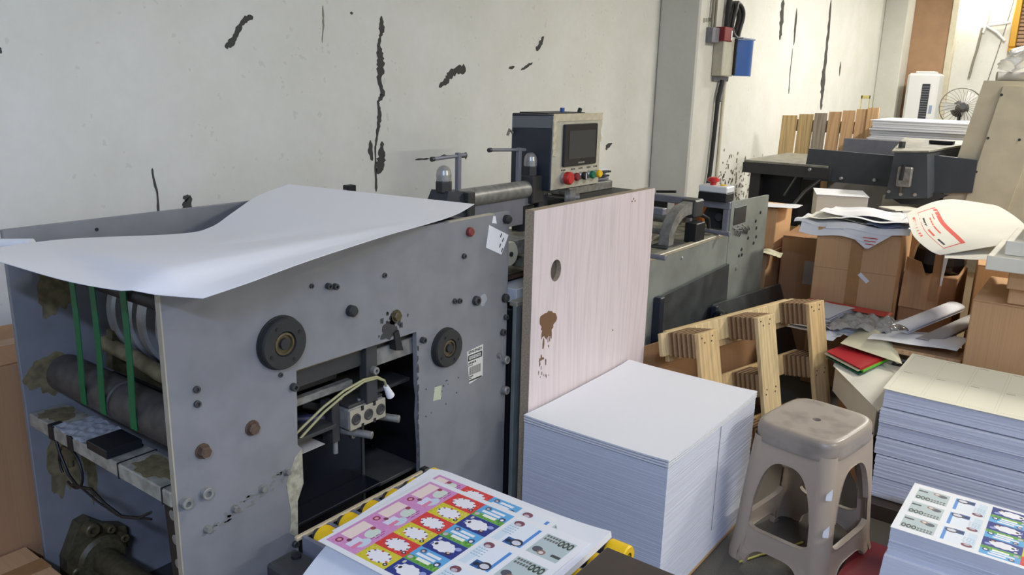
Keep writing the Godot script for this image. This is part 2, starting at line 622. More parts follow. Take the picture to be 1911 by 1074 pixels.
func build_room() -> void:
	struct("floor", MB.new().box(V(-3.2, -0.2, -2.9), V(12.2, 0, 3.7)), M.floor, "dark speckled concrete floor")
	struct("ceiling", MB.new().box(V(-3.2, 3.6, -2.9), V(12.2, 3.8, 3.7)), M.ceiling)
	var wb := struct("wall_back", MB.new().box(V(-3.2, 0, -2.9), V(12.2, 3.6, -2.7)), M.wall, "cream painted wall with dark cracks and peeled patches")
	struct("wall_left", MB.new().box(V(-3.2, 0, -2.7), V(-3.0, 3.6, 3.5)), M.wall)
	struct("wall_front", MB.new().box(V(-3.2, 0, 3.5), V(12.2, 3.6, 3.7)), M.wall)
	struct("wall_right", MB.new().box(V(12.0, 0, -2.7), V(12.2, 3.6, 3.5)), M.wall)
	var tp := struct("trim_1", MB.new().box(V(5.3, 0, -2.7), V(5.84, 3.6, -2.4), 0.012), M.pilaster, "square pillar standing out of the back wall")
	struct("trim_2", MB.new().box(V(11.55, 0, -2.7), V(12.0, 3.6, -2.42), 0.012), M.pilaster, "corner pillar beside the brown door panel")
	var cracks := [[1.97, 1.766, 0.014, 1.94, 1.756, 0.019, 1.91, 1.73, 0.019, 1.89, 1.696, 0.021, 1.87, 1.666, 0.025, 1.84, 1.65, 0.018], [2.64, 1.819, 0.013, 2.64, 1.763, 0.029, 2.63, 1.728, 0.013, 2.62, 1.694, 0.02, 2.63, 1.648, 0.04, 2.63, 1.602, 0.05, 2.62, 1.544, 0.026, 2.64, 1.479, 0.027, 2.61, 1.451, 0.01, 2.62, 1.404, 0.023, 2.61, 1.344, 0.023, 2.6, 1.297, 0.013, 2.59, 1.25, 0.01, 2.59, 1.141, 0.013, 2.59, 1.047, 0.013], [2.56, 1.282, 0.01, 2.56, 1.239, 0.029, 2.57, 1.19, 0.013], [2.63, 1.274, 0.017, 2.63, 1.211, 0.041, 2.62, 1.163, 0.061, 2.6, 1.128, 0.017], [3.02, 1.518, 0.023, 3.07, 1.547, 0.03, 3.1, 1.578, 0.035, 3.15, 1.6, 0.035, 3.22, 1.607, 0.045], [3.83, 1.727, 0.026, 3.87, 1.763, 0.03, 3.9, 1.805, 0.018], [3.69, 1.616, 0.01, 3.76, 1.644, 0.016, 3.8, 1.659, 0.008], [3.58, 1.622, 0.014, 3.63, 1.634, 0.018], [1.52, 1.227, 0.006, 1.52, 1.197, 0.006, 1.53, 1.14, 0.008, 1.53, 1.06, 0.008], [2.85, 1.178, 0.008, 2.95, 1.178, 0.008], [2.97, 1.174, 0.014, 3.06, 1.179, 0.02, 3.17, 1.179, 0.01], [3.19, 1.18, 0.028, 3.24, 1.177, 0.034], [1.63, 1.119, 0.013, 1.65, 1.102, 0.034, 1.64, 1.055, 0.047], [4.66, 1.135, 0.02, 4.68, 1.162, 0.035, 4.74, 1.173, 0.012], [2.46, 1.823, 0.012, 2.47, 1.814, 0.012], [1.08, 1.613, 0.006, 1.08, 1.595, 0.006], [7.75, 2.347, 0.071, 7.75, 2.206, 0.101, 7.77, 2.065, 0.072, 7.76, 1.993, 0.029], [8.15, 2.309, 0.031, 8.16, 2.139, 0.062, 8.17, 1.965, 0.031], [9.21, 2.478, 0.057, 9.25, 2.156, 0.077, 9.25, 1.88, 0.1, 9.26, 1.656, 0.14, 9.28, 1.514, 0.098, 9.31, 1.342, 0.06], [8.15, 1.939, 0.02, 8.15, 1.688, 0.02, 8.18, 1.509, 0.03], [9.85, 1.872, 0.05, 9.86, 1.713, 0.03]]
	for c in cracks:
		part(wb, "crack", ribbon(c, -2.7, 0.4), M.crack)
	part(wb, "rub_mark", ribbon([2.31, 1.835, 0.006, 2.31, 1.773, 0.008, 2.3, 1.688, 0.006], -2.7, 0.6), M.dust)
	# flecks of mould and dirt on the wall behind the cutter table
	for i in 260:
		var px := 6.75 + (rng.randf() + rng.randf() - 1.0) * 0.95
		var py := 0.5 + 0.52 * rng.randf() * rng.randf_range(0.5, 1.0) + (0.1 * rng.randf() if i % 5 == 0 else 0.0)
		var w := rng.randf_range(0.004, 0.018)
		var mb := MB.new()
		mb.prism(blob(px, py, w, rng.randf_range(0.004, 0.022), 0.5, 8), V(0, 0, -2.7), Vector3.RIGHT, Vector3.UP, 0.0015)
		part(wb, "dirt_fleck", mb, [M.dust, M.mould, M.mould, M.dust, M.mould, M.crack][i % 6])
	# faded yellow painted square near the corner
	for q in [[10.95, 1.24, 11.0, 1.5], [11.35, 1.24, 11.4, 1.5], [10.95, 1.46, 11.4, 1.5]]:
		part(wb, "yellow_mark", MB.new().box(V(q[0], q[1], -2.7), V(q[2], q[3], -2.6985)), M.yellow_mark)
	# pencilled note on the pillar
	for i in 5:
		part(tp, "scribble", MB.new().cbox(V(5.37 + i * 0.034, 1.99 + i * 0.004, -2.3995), V(0.02, 0.03 - 0.004 * (i % 2), 0.002), 0.0), M.dust)
	# brown door panel and its frame on the far wall
	var dr := struct("door_1", MB.new().box(V(11.93, 0, -2.42), V(11.99, 2.9, -1.98), 0.004), M.door_brown, "tall plain brown door panel in the far wall")
	part(dr, "door_frame", MB.new().box(V(11.9, 0, -1.98), V(12.0, 2.95, -1.9), 0.006), M.trim_cream)

# ---------------------------------------------------------------- front machine
func bolt_at(parent: Node, x: float, y: float, r: float, len: float, m: Material, z := -1.5, kind := 0) -> void:
	var mb := MB.new()
	var o := V(x, y, z)
	if kind == 0:      # socket head with a recessed hexagon
		mb.lathe(o, V(0, 0, 1), [Vector2(r, 0), Vector2(r, len * 0.85), Vector2(r * 0.88, len), Vector2(r * 0.5, len), Vector2(r * 0.5, len * 0.45), Vector2(0, len * 0.45)], 14)
	elif kind == 1:    # hexagon head on a washer
		mb.lathe(o, V(0, 0, 1), [Vector2(r * 1.25, 0), Vector2(r * 1.25, len * 0.2), Vector2(0, len * 0.2)], 16)
		mb.hexnut(o + V(0, 0, len * 0.2), V(0, 0, 1), r, len * 0.8)
	else:              # plain round boss
		mb.lathe(o, V(0, 0, 1), [Vector2(r, 0), Vector2(r, len * 0.7), Vector2(r * 0.7, len), Vector2(0, len)], 14)
	part(parent, "bolt", mb, m)

func label_tex() -> ImageTexture:
	# white label: a line of letters, a black band with white letters, a bar code
	var im := Image.create(160, 240, false, Image.FORMAT_RGB8)
	im.fill(rgb(214, 212, 204))
	var k := rgb(24, 24, 26)
	var w := rgb(226, 226, 222)
	for i in 9:
		im.fill_rect(Rect2i(14 + i * 15, 14, 11, 17), k)
		im.fill_rect(Rect2i(17 + i * 15, 18 + (i % 3) * 3, 5, 4), w)
	im.fill_rect(Rect2i(10, 42, 140, 40), k)
	for i in 6:
		im.fill_rect(Rect2i(22 + i * 20, 50, 13, 24), w)
		im.fill_rect(Rect2i(26 + i * 20, 55 + (i % 2) * 6, 5, 8), k)
	for i in 5:
		im.fill_rect(Rect2i(14 + i * 16, 92, 11, 13), k)
		im.fill_rect(Rect2i(14 + i * 9, 110, 6, 8), k)
	var x := 22
	for i in 22:
		var bw := 2 + (i * 7 + i * i) % 4
		im.fill_rect(Rect2i(x, 126, bw, 56), k)
		x += bw + 2 + (i * 5) % 2
		if x > 140: break
	im.fill_rect(Rect2i(12, 188, 50, 7), k)
	im.fill_rect(Rect2i(12, 200, 34, 6), k)
	im.fill_rect(Rect2i(12, 214, 136, 10), k)
	return tex(im)

func build_front_machine() -> void:
	var r := thing("feeding_machine", V(1.42, 0, -1.85), "large grey-blue steel machine with square opening and black flanged bearings", "machine")
	# side panels
	var poly := PackedVector2Array([Vector2(0.835, 0), Vector2(1.15, 0), Vector2(1.148, 0.42), Vector2(1.152, 0.52), Vector2(1.172, 0.56), Vector2(1.172, 0.655), Vector2(1.16, 0.67), Vector2(1.166, 0.863), Vector2(1.585, 0.861), Vector2(1.588, 0.7), Vector2(1.594, 0.66), Vector2(1.59, 0.6), Vector2(1.598, 0.5), Vector2(1.6, 0), Vector2(2.01, 0), Vector2(2.01, 1.157), Vector2(0.835, 1.163)])
	var fp := part(r, "side_panel", MB.new().prism(poly, V(0, 0, -1.515), Vector3.RIGHT, Vector3.UP, 0.015), M.grey_paint)
	var bp := part(r, "side_panel", MB.new().box(V(0.825, 0, -2.2), V(1.985, 1.163, -2.185), 0.002), M.grey_paint)
	part(bp, "corner_clip", MB.new().box(V(1.955, 1.15, -2.21), V(1.995, 1.178, -2.18), 0.003), M.black)
	part(bp, "screw_hole", MB.new().cyl(V(1.057, 1.135, -2.185), V(1.057, 1.135, -2.1835), 0.005, 10), M.black)
	# dried glue and grime on the far panel's inner face
	for q in [[0.93, 0.99, 0.05, 0.075], [0.89, 0.765, 0.06, 0.06], [0.90, 0.52, 0.045, 0.13], [0.97, 0.50, 0.02, 0.15], [1.1, 0.42, 0.012, 0.06]]:
		part(bp, "grime_patch", MB.new().prism(smear(q[0], q[1], q[2], q[3], q[0] * 40.0 + q[1] * 9.0), V(0, 0, -2.185), Vector3.RIGHT, Vector3.UP, 0.0012), M.olive)
	# strips of bare metal along the panel's top edge and chips beside the opening
	part(fp, "bare_strip", MB.new().box(V(1.72, 1.156, -1.5155), V(1.93, 1.1595, -1.4996)), M.bare_edge)
	for i in 46:
		var a := rng.randf() * TAU
		var d := rng.randf() * rng.randf()
		var sx := 1.487 + cos(a) * 0.06 * d * 1.4
		var sy := 0.905 + sin(a) * 0.05 * d * 1.4
		var s := rng.randf_range(0.002, 0.008) * (1.3 - d * 0.7)
		if sy < 0.867: continue
		part(fp, "paint_chip", MB.new().prism(blob(sx, sy, s, s * 1.3, 0.4, 8), V(0, 0, -1.5), Vector3.RIGHT, Vector3.UP, 0.0006), M.iron)
	part(fp, "paint_chip", MB.new().prism(blob(1.475, 0.888, 0.028, 0.022, 0.35, 22), V(0, 0, -1.5), Vector3.RIGHT, Vector3.UP, 0.0008), M.iron)
	part(fp, "paint_chip", MB.new().prism(PackedVector2Array([Vector2(1.148, 0.42), Vector2(1.152, 0.52), Vector2(1.172, 0.56), Vector2(1.172, 0.655), Vector2(1.15, 0.64), Vector2(1.12, 0.58), Vector2(1.13, 0.5), Vector2(1.125, 0.44)]), V(0, 0, -1.5), Vector3.RIGHT, Vector3.UP, 0.0008), mat(rgb(176, 172, 152), 0.6, 0, "grime", 5.0))
	# greasy smudges around the lower row of bolts and along the edges
	for i in 34:
		var t := rng.randf()
		var sx := lerpf(0.87, 1.13, t) + rng.randf_range(-0.012, 0.012)
		var sy := lerpf(0.545, 0.612, t) + rng.randf_range(-0.018, 0.014)
		part(fp, "smudge", MB.new().prism(blob(sx, sy, rng.randf_range(0.003, 0.012), rng.randf_range(0.002, 0.006), 0.4, 9), V(0, 0, -1.5), Vector3.RIGHT, Vector3.UP, 0.0005), M.smudge)
	for i in 16:
		part(fp, "smudge", MB.new().prism(blob(1.62 + rng.randf_range(0, 0.16), 0.58 + rng.randf_range(0, 0.1), rng.randf_range(0.0015, 0.004), rng.randf_range(0.0015, 0.004), 0.3, 7), V(0, 0, -1.5), Vector3.RIGHT, Vector3.UP, 0.0005), M.iron)
	for i in 14:
		part(fp, "paint_chip", MB.new().prism(blob(1.5905, 0.42 + i * 0.03, 0.0035, rng.randf_range(0.005, 0.014), 0.4, 8), V(0, 0, -1.5), Vector3.RIGHT, Vector3.UP, 0.0006), M.iron)
	part(fp, "bare_strip", MB.new().box(V(0.8342, 0.02, -1.5152), V(0.8375, 1.15, -1.4994)), M.bare_edge)
	# bearings with flanges
	for q in [[1.122, 0.945, 0.062], [1.706, 0.785, 0.057]]:
		var c := V(q[0], q[1], -1.5)
		var R: float = q[2]
		var fl := part(r, "bearing_flange", MB.new().lathe(c, V(0, 0, 1), [Vector2(R * 1.06, 0), Vector2(R * 1.06, 0.004), Vector2(R, 0.004), Vector2(R, 0.018), Vector2(R * 0.96, 0.022), Vector2(R * 0.5, 0.022), Vector2(R * 0.47, 0.012), Vector2(0.0, 0.012)], 40), M.rubber)
		part(fl, "bearing_race", MB.new().lathe(c, V(0, 0, 1), [Vector2(R * 0.44, 0.012), Vector2(R * 0.44, 0.019), Vector2(R * 0.36, 0.02), Vector2(R * 0.33, 0.014), Vector2(0, 0.014)], 28), M.brass)
		part(fl, "shaft_end", MB.new().cyl(c + V(0, 0, 0.012), c + V(0, 0, 0.023), R * 0.22, 20, -1.0, 0.001), M.rubber)
		for k in 4:
			var a := TAU * k / 4 + 0.5
			part(fl, "screw", MB.new().cyl(c + V(cos(a) * R * 0.75, sin(a) * R * 0.75, 0.021), c + V(cos(a) * R * 0.75, sin(a) * R * 0.75, 0.024), 0.004, 8), M.black)
	# bolts on the near panel
	for b in [[1.221, 1.063, 0.006, 0.004], [1.27, 1.054, 0.008, 0.012], [1.292, 1.049, 0.008, 0.012], [1.463, 1.047, 0.007, 0.006], [1.788, 1.048, 0.008, 0.008], [1.748, 0.918, 0.008, 0.008], [1.77, 0.914, 0.008, 0.008], [2.0, 0.813, 0.009, 0.01], [1.986, 0.765, 0.011, 0.012], [1.607, 0.832, 0.009, 0.014], [1.153, 0.825, 0.01, 0.014], [1.119, 0.865, 0.006, 0.004], [0.901, 0.894, 0.008, 0.006], [0.9, 0.861, 0.008, 0.006], [1.137, 0.407, 0.009, 0.01], [1.846, 0.9, 0.015, 0.014]]:
		bolt_at(r, b[0], b[1], b[2], b[3], M.iron)
	for b in [[1.341, 0.976, 0.015, 0.02], [1.993, 0.879, 0.014, 0.016], [1.99, 1.135, 0.014, 0.02]]:
		bolt_at(r, b[0], b[1], b[2], b[3], M.rubber, -1.5, 2)
	bolt_at(r, 1.505, 0.926, 0.014, 0.012, M.brass, -1.5, 1)
	bolt_at(r, 1.812, 1.118, 0.014, 0.014, M.red_cap, -1.5, 2)
	for b in [[0.904, 0.749, 0.014, 0.018], [1.033, 0.759, 0.015, 0.014]]:
		bolt_at(r, b[0], b[1], b[2], b[3], M.rust, -1.5, 1)
	for b in [[0.853, 0.646, 0.013, 0.016], [0.904, 0.648, 0.014, 0.014], [2.0, 0.668, 0.014, 0.016], [1.998, 0.563, 0.014, 0.02]]:
		bolt_at(r, b[0], b[1], b[2], b[3], M.steel_dull)
	for b in [[0.901, 0.559], [0.974, 0.577], [1.051, 0.596], [1.124, 0.612], [1.969, 0.69]]:
		bolt_at(r, b[0], b[1], 0.008, 0.012, M.steel_dull, -1.5, 1)
	# label with a bar code, taped note, scraps of tape
	var lm := StandardMaterial3D.new()
	lm.albedo_texture = label_tex()
	lm.roughness = 0.6
	part(fp, "barcode_label", MB.new().prism(PackedVector2Array([Vector2(1.822, 0.634), Vector2(1.888, 0.644), Vector2(1.888, 0.749), Vector2(1.81, 0.743)]), V(0, 0, -1.5), Vector3.RIGHT, Vector3.UP, 0.0005, true), lm, "white label with black lettering and bar code")
	var tn := part(fp, "paper_note", MB.new().prism(PackedVector2Array([Vector2(1.894, 1.058), Vector2(1.972, 1.024), Vector2(2.008, 1.082), Vector2(1.908, 1.126)]), V(0, 0, -1.5), Vector3.RIGHT, Vector3.UP, 0.0008), M.paper, "small white paper note with black marks")
	for i in 4:
		part(tn, "mark", MB.new().cbox(V(1.968 + (i % 2) * 0.012 - i * 0.002, 1.086 - i * 0.016, -1.4988), V(0.004, 0.013, 0.0006), 0, Basis(V(0, 0, 1), -0.5)), M.print_black)
	part(fp, "tape_scrap", MB.new().prism(PackedVector2Array([Vector2(1.922, 1.13), Vector2(1.945, 1.126), Vector2(1.938, 1.15), Vector2(1.928, 1.152)]), V(0, 0, -1.5), Vector3.RIGHT, Vector3.UP, 0.0006), M.paper)
	part(fp, "tape_scrap", MB.new().prism(PackedVector2Array([Vector2(1.655, 0.63), Vector2(1.69, 0.625), Vector2(1.692, 0.668), Vector2(1.662, 0.672)]), V(0, 0, -1.5), Vector3.RIGHT, Vector3.UP, 0.0006), mat(rgb(186, 190, 164), 0.5))
	part(fp, "tape_scrap", MB.new().prism(blob(1.883, 0.893, 0.02, 0.018, 0.2, 14), V(0, 0, -1.5), Vector3.RIGHT, Vector3.UP, 0.0005), mat(rgb(160, 163, 170), 0.4))
	# end: cross beam with wrapping, clamp tape and a small black block
	var bm := part(r, "cross_beam", MB.new().box(V(0.83, 0.635, -2.185), V(0.925, 0.672, -1.515), 0.003), M.beam)
	part(bm, "beam_joint", MB.new().box(V(0.8285, 0.634, -1.735), V(0.9265, 0.6733, -1.731)), M.black)
	part(bm, "beam_joint", MB.new().box(V(0.8285, 0.634, -1.55), V(0.9265, 0.6733, -1.546)), M.black)
	for z in [-2.075, -1.975]:
		part(bm, "tape_band", MB.new().box(V(0.8275, 0.634, z), V(0.86, 0.6735, z + 0.028), 0.001), M.black)
	var fw := MB.new()
	fw.sheet(18, 8, func(u: float, v: float):
		var k := sin(u * 31.0 + v * 9.0) * 0.0022 + sin(u * 13.0 - v * 21.0) * 0.002
		return V(0.828 + v * 0.1, 0.677 + k, -2.045 + u * 0.15 + v * 0.02), 0.001)
	part(bm, "plastic_wrap", fw, mat(rgb(196, 200, 206), 0.12, 0.1, "grime", 5.0), "crumpled shiny plastic wrap")
	part(bm, "grime_patch", MB.new().prism(smear(-1.64, 0.877, 0.085, 0.042, 1.0), V(0, 0.672, 0), V(0, 0, 1), V(1, 0, 0), 0.001), M.olive)
	part(bm, "grime_patch", MB.new().prism(smear(-2.12, 0.877, 0.058, 0.044, 2.0), V(0, 0.672, 0), V(0, 0, 1), V(1, 0, 0), 0.001), M.olive)
	part(r, "magnet_block", MB.new().box(V(0.822, 0.674, -1.86), V(0.91, 0.696, -1.765), 0.002), M.black)
	# draw roller with green straps
	part(r, "roller", MB.new().lathe(V(0.925, 0.765, -2.185), V(0, 0, 1), [Vector2(0, 0), Vector2(0.036, 0), Vector2(0.036, 0.02), Vector2(0.051, 0.025), Vector2(0.051, 0.33), Vector2(0.047, 0.333), Vector2(0.047, 0.345), Vector2(0.051, 0.348), Vector2(0.051, 0.66), Vector2(0, 0.66)], 28), M.roller)
	for z in [-1.958, -1.862, -1.722]:
		var st := MB.new()
		st.sheet(2, 14, func(u: float, v: float):
			var y := 1.09 - v * 0.345
			var x := 0.871 + sin(v * PI) * 0.004
			if y < 0.79: x = 0.873
			return V(x, y, z - 0.003 - v * 0.012 + u * 0.027), 0.002)
		part(r, "green_strap", st, M.strap)
	part(r, "top_shaft", MB.new().cyl(V(0.9, 1.07, -2.185), V(0.9, 1.07, -1.515), 0.022, 18), M.black)
	part(r, "paper_tube", MB.new().cyl(V(0.82, 1.128, -2.18), V(0.865, 1.13, -2.12), 0.015, 16), M.paper)
	# stepped pulley drum
	var dr := part(r, "pulley_drum", MB.new().cyl(V(1.13, 0.95, -2.04), V(1.13, 0.95, -1.53), 0.1, 32), M.black)
	for z in [-2.02, -1.94, -1.875, -1.79, -1.71, -1.63]:
		part(dr, "pulley_ring", MB.new().lathe(V(1.13, 0.95, z), V(0, 0, 1), [Vector2(0.1, 0), Vector2(0.145, 0.001), Vector2(0.153, 0.006), Vector2(0.153, 0.03), Vector2(0.145, 0.035), Vector2(0.1, 0.036)], 48), M.steel)
	part(r, "drum_shaft", MB.new().cyl(V(1.13, 0.95, -2.185), V(1.13, 0.95, -1.515), 0.03, 16), M.iron)
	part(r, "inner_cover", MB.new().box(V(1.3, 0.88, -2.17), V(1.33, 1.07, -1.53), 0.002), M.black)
	# olive guard and clamps below the drum
	var g := MB.new()
	g.prism(PackedVector2Array([Vector2(0.97, 0.80), Vector2(1.01, 0.77), Vector2(1.06, 0.79), Vector2(1.09, 0.86), Vector2(1.04, 0.92), Vector2(0.98, 0.90)]), V(0, 0, -2.03), Vector3.RIGHT, Vector3.UP, 0.03)
	part(r, "guard_plate", g, M.oily)
	part(r, "guide_bar", MB.new().tube([V(0.98, 0.86, -2.05), V(0.985, 0.85, -1.9), V(0.99, 0.83, -1.8), V(1.0, 0.82, -1.7)], 0.02, 10), M.olive)
	part(r, "guide_bar", MB.new().box(V(1.0, 0.78, -2.0), V(1.06, 0.81, -1.78), 0.004), M.oily)
	for q in [[0.99, 0.845, -1.69], [0.985, 0.82, -1.615]]:
		var c := V(q[0], q[1], q[2])
		part(r, "clamp_collar", MB.new().lathe(c, V(-1, 0.15, 0.25), [Vector2(0.012, 0), Vector2(0.03, 0), Vector2(0.03, 0.028), Vector2(0.026, 0.032), Vector2(0.014, 0.032), Vector2(0.014, 0.02), Vector2(0, 0.02)], 20), M.steel)
		part(r, "clamp_arm", MB.new().box(c + V(0.0, -0.02, -0.01), c + V(0.16, 0.012, 0.02), 0.003), M.iron)
	for i in 4:
		part(r, "slide_rail", MB.new().box(V(0.99, 0.755 - i * 0.006, -1.78 + i * 0.065), V(1.4, 0.775 - i * 0.006, -1.755 + i * 0.065), 0.003), M.steel_dull if i % 2 else M.iron)
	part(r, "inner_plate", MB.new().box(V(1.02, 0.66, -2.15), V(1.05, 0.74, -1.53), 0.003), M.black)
	# lower pillow block with its shaft, brackets and cap nuts
	var pb := part(r, "pillow_block", MB.new().prism(PackedVector2Array([Vector2(0.855, 0.16), Vector2(0.86, 0.235), Vector2(0.905, 0.325), Vector2(0.935, 0.33), Vector2(0.985, 0.285), Vector2(1.03, 0.265), Vector2(1.035, 0.2), Vector2(0.98, 0.16)]), V(0, 0, -2.185), Vector3.RIGHT, Vector3.UP, 0.045), M.oily)
	part(pb, "cap_ring", MB.new().lathe(V(0.945, 0.21, -2.145), V(0, 0, 1), [Vector2(0.03, 0), Vector2(0.07, 0), Vector2(0.07, 0.03), Vector2(0.06, 0.04), Vector2(0.03, 0.04)], 24), M.oily)
	for q in [[0.925, 0.31, -2.14, 0.02], [0.875, 0.2, -2.14, 0.02], [1.01, 0.245, -2.14, 0.013], [0.975, 0.29, -2.14, 0.012]]:
		part(pb, "cap_screw", MB.new().lathe(V(q[0], q[1], q[2]), V(0, 0, 1), [Vector2(q[3], 0), Vector2(q[3], 0.03), Vector2(q[3] * 0.85, 0.033), Vector2(q[3] * 0.5, 0.033), Vector2(q[3] * 0.5, 0.018), Vector2(0, 0.018)], 16), M.brass)
	part(r, "lower_shaft", MB.new().cyl(V(0.945, 0.21, -2.185), V(0.945, 0.21, -1.515), 0.036, 20), M.oily)
	# perforated rail and cardboard sheet standing inside
	var rail := part(r, "perforated_rail", MB.new().cbox(V(0.885, 0.33, -1.585), V(0.012, 0.62, 0.07), 0.002, Basis(V(1, 0, 0), -0.06)), M.black)
	for i in 9:
		var y := 0.07 + i * 0.062
		part(rail, "hole_plug", MB.new().cyl(V(0.878, y, -1.566 - y * 0.06), V(0.8775, y, -1.566 - y * 0.06), 0.013, 14), M.dust)
	part(r, "red_plate", MB.new().cbox(V(0.95, 0.3, -1.55), V(0.008, 0.58, 0.08), 0.001, Basis(V(1, 0, 0), -0.05)), mat(rgb(126, 72, 50), 0.6, 0, "grime", 3.0))
	# sensor and its cables
	var se := part(r, "sensor", MB.new().lathe(V(0.85, 0.565, -2.02), V(0, 1, 0), [Vector2(0, 0), Vector2(0.008, 0), Vector2(0.008, 0.018), Vector2(0.014, 0.02), Vector2(0.016, 0.06), Vector2(0.011, 0.064), Vector2(0.011, 0.085), Vector2(0, 0.085)], 16), M.brass)
	part(se, "blue_collar", MB.new().cyl(V(0.85, 0.618, -2.02), V(0.85, 0.634, -2.02), 0.0125, 14), M.blue)
	var lp := []
	for i in 26:
		var a := -0.6 + TAU * i / 25.0 * 0.92
		lp.append(V(0.838, 0.575 + sin(a) * 0.055, -1.995 - cos(a) * 0.06))
	part(r, "cable", MB.new().tube(lp, 0.0035, 6), M.cable)
	part(r, "cable", MB.new().tube([V(0.835, 0.655, -2.06), V(0.835, 0.6, -2.04), V(0.837, 0.55, -2.01), V(0.838, 0.53, -1.97), V(0.84, 0.545, -1.9), V(0.842, 0.525, -1.84), V(0.845, 0.515, -1.77), V(0.85, 0.535, -1.7), V(0.86, 0.56, -1.66)], 0.004, 6), M.cable)
	part(r, "cable", MB.new().tube([V(0.838, 0.525, -2.0), V(0.838, 0.535, -1.96), V(0.84, 0.52, -1.88), V(0.85, 0.505, -1.8), V(0.87, 0.53, -1.68)], 0.003, 6), M.cable)
	part(r, "pipe_stub", MB.new().lathe(V(0.89, 0.61, -2.185), V(-0.2, 0, 1), [Vector2(0, 0), Vector2(0.024, 0), Vector2(0.024, 0.03), Vector2(0.016, 0.034), Vector2(0.016, 0.05), Vector2(0, 0.05)], 16), M.oily)
	# inside the square opening
	part(r, "top_rail", MB.new().box(V(1.13, 0.80, -1.575), V(1.62, 0.875, -1.535), 0.002), M.iron)
	part(r, "edge_strip", MB.new().box(V(1.13, 0.846, -1.535), V(1.62, 0.856, -1.53), 0.001), M.olive)
	part(r, "right_rail", MB.new().box(V(1.445, 0.79, -1.535), V(1.6, 0.838, -1.522), 0.002), M.steel_dull)
	part(r, "hanger", MB.new().box(V(1.408, 0.69, -1.545), V(1.448, 0.862, -1.515), 0.002), M.iron)
	bolt_at(r, 1.43, 0.787, 0.011, 0.016, M.steel_dull, -1.515)
	part(r, "latch", MB.new().hexa([V(1.5, 0.828, -1.52), V(1.528, 0.822, -1.52), V(1.528, 0.822, -1.495), V(1.5, 0.828, -1.495), V(1.493, 0.88, -1.52), V(1.51, 0.885, -1.52), V(1.51, 0.885, -1.495), V(1.493, 0.88, -1.495)]), M.black)
	var cy := part(r, "air_cylinder", MB.new().box(V(1.345, 0.635, -1.6), V(1.475, 0.695, -1.52), 0.004), M.steel_dull, "aluminium air cylinder block with two round end caps")
	part(cy, "end_plate", MB.new().box(V(1.345, 0.637, -1.52), V(1.475, 0.693, -1.514), 0.001), M.bare_edge)
	for x in [1.365, 1.41, 1.455]:
		part(cy, "end_cap", MB.new().lathe(V(x, 0.665, -1.514), V(0, 0, 1), [Vector2(0.016, 0), Vector2(0.016, 0.002), Vector2(0.012, 0.003), Vector2(0.009, 0.001), Vector2(0, 0.001)], 18), M.iron)
	for q in [[1.388, 0.69], [1.432, 0.69], [1.388, 0.64], [1.432, 0.64]]:
		part(cy, "slot", MB.new().cbox(V(q[0], q[1], -1.5135), V(0.008, 0.012, 0.003)), M.black)
	part(cy, "top_plate", MB.new().box(V(1.35, 0.695, -1.6), V(1.475, 0.703, -1.525), 0.002), M.iron)
	for q in [[1.37, -1.58], [1.455, -1.545], [1.4, -1.54]]:
		part(cy, "screw", MB.new().cyl(V(q[0], 0.703, q[1]), V(q[0], 0.706, q[1]), 0.005, 8), M.steel)
	part(cy, "bracket", MB.new().box(V(1.315, 0.6, -1.6), V(1.34, 0.715, -1.55), 0.002), M.iron)
	part(cy, "foot_screw", MB.new().cyl(V(1.33, 0.565, -1.56), V(1.33, 0.61, -1.56), 0.007, 10), M.steel_dull)
	part(cy, "fitting", MB.new().cyl(V(1.495, 0.692, -1.515), V(1.474, 0.728, -1.512), 0.012, 12, 0.007), M.paper)
	for k in 2:
		part(r, "air_hose", MB.new().tube([V(1.478, 0.722, -1.512), V(1.465, 0.748, -1.508), V(1.435, 0.768 - k * 0.004, -1.506), V(1.39, 0.772 - k * 0.006, -1.508), V(1.33, 0.755 - k * 0.012, -1.52), V(1.27, 0.727 - k * 0.016, -1.53), V(1.21, 0.694 - k * 0.022, -1.535), V(1.15, 0.66 - k * 0.03, -1.54)], 0.0036, 8), M.hose)
	for q in [[1.43, 0.628, 1.56], [1.34, 0.615, 1.455]]:
		part(r, "guide_rod", MB.new().cyl(V(q[0] - 0.05, q[1] + 0.01, -1.75), V(q[2] - 0.04, q[1] - 0.012, -1.505), 0.011, 14, -1.0, 0.002), M.steel_dull)
	part(r, "shelf_plate", MB.new().box(V(1.45, 0.69, -1.78), V(1.62, 0.7, -1.56), 0.001), M.iron)
	part(r, "shelf_plate", MB.new().box(V(1.13, 0.655, -1.8), V(1.31, 0.665, -1.53), 0.001), M.iron)
	part(r, "blue_bar", MB.new().cyl(V(1.15, 0.69, -1.66), V(1.34, 0.66, -1.58), 0.012, 10), mat(rgb(44, 46, 76), 0.4))
	part(r, "paper_scrap", MB.new().box(V(1.16, 0.622, -1.6), V(1.27, 0.6235, -1.53)), M.paper_grey)
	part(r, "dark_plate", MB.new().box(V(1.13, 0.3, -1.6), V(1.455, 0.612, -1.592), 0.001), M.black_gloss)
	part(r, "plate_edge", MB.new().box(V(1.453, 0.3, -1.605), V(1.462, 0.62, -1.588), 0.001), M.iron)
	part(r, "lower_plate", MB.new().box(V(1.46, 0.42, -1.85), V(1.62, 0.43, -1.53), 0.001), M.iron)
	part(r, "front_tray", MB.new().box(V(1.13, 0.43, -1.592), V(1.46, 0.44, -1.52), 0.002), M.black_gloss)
	bolt_at(r, 1.42, 0.575, 0.008, 0.006, M.steel_dull, -1.592)
	part(r, "back_plate", MB.new().box(V(1.1, 0.05, -2.0), V(1.98, 0.87, -1.99)), M.black)
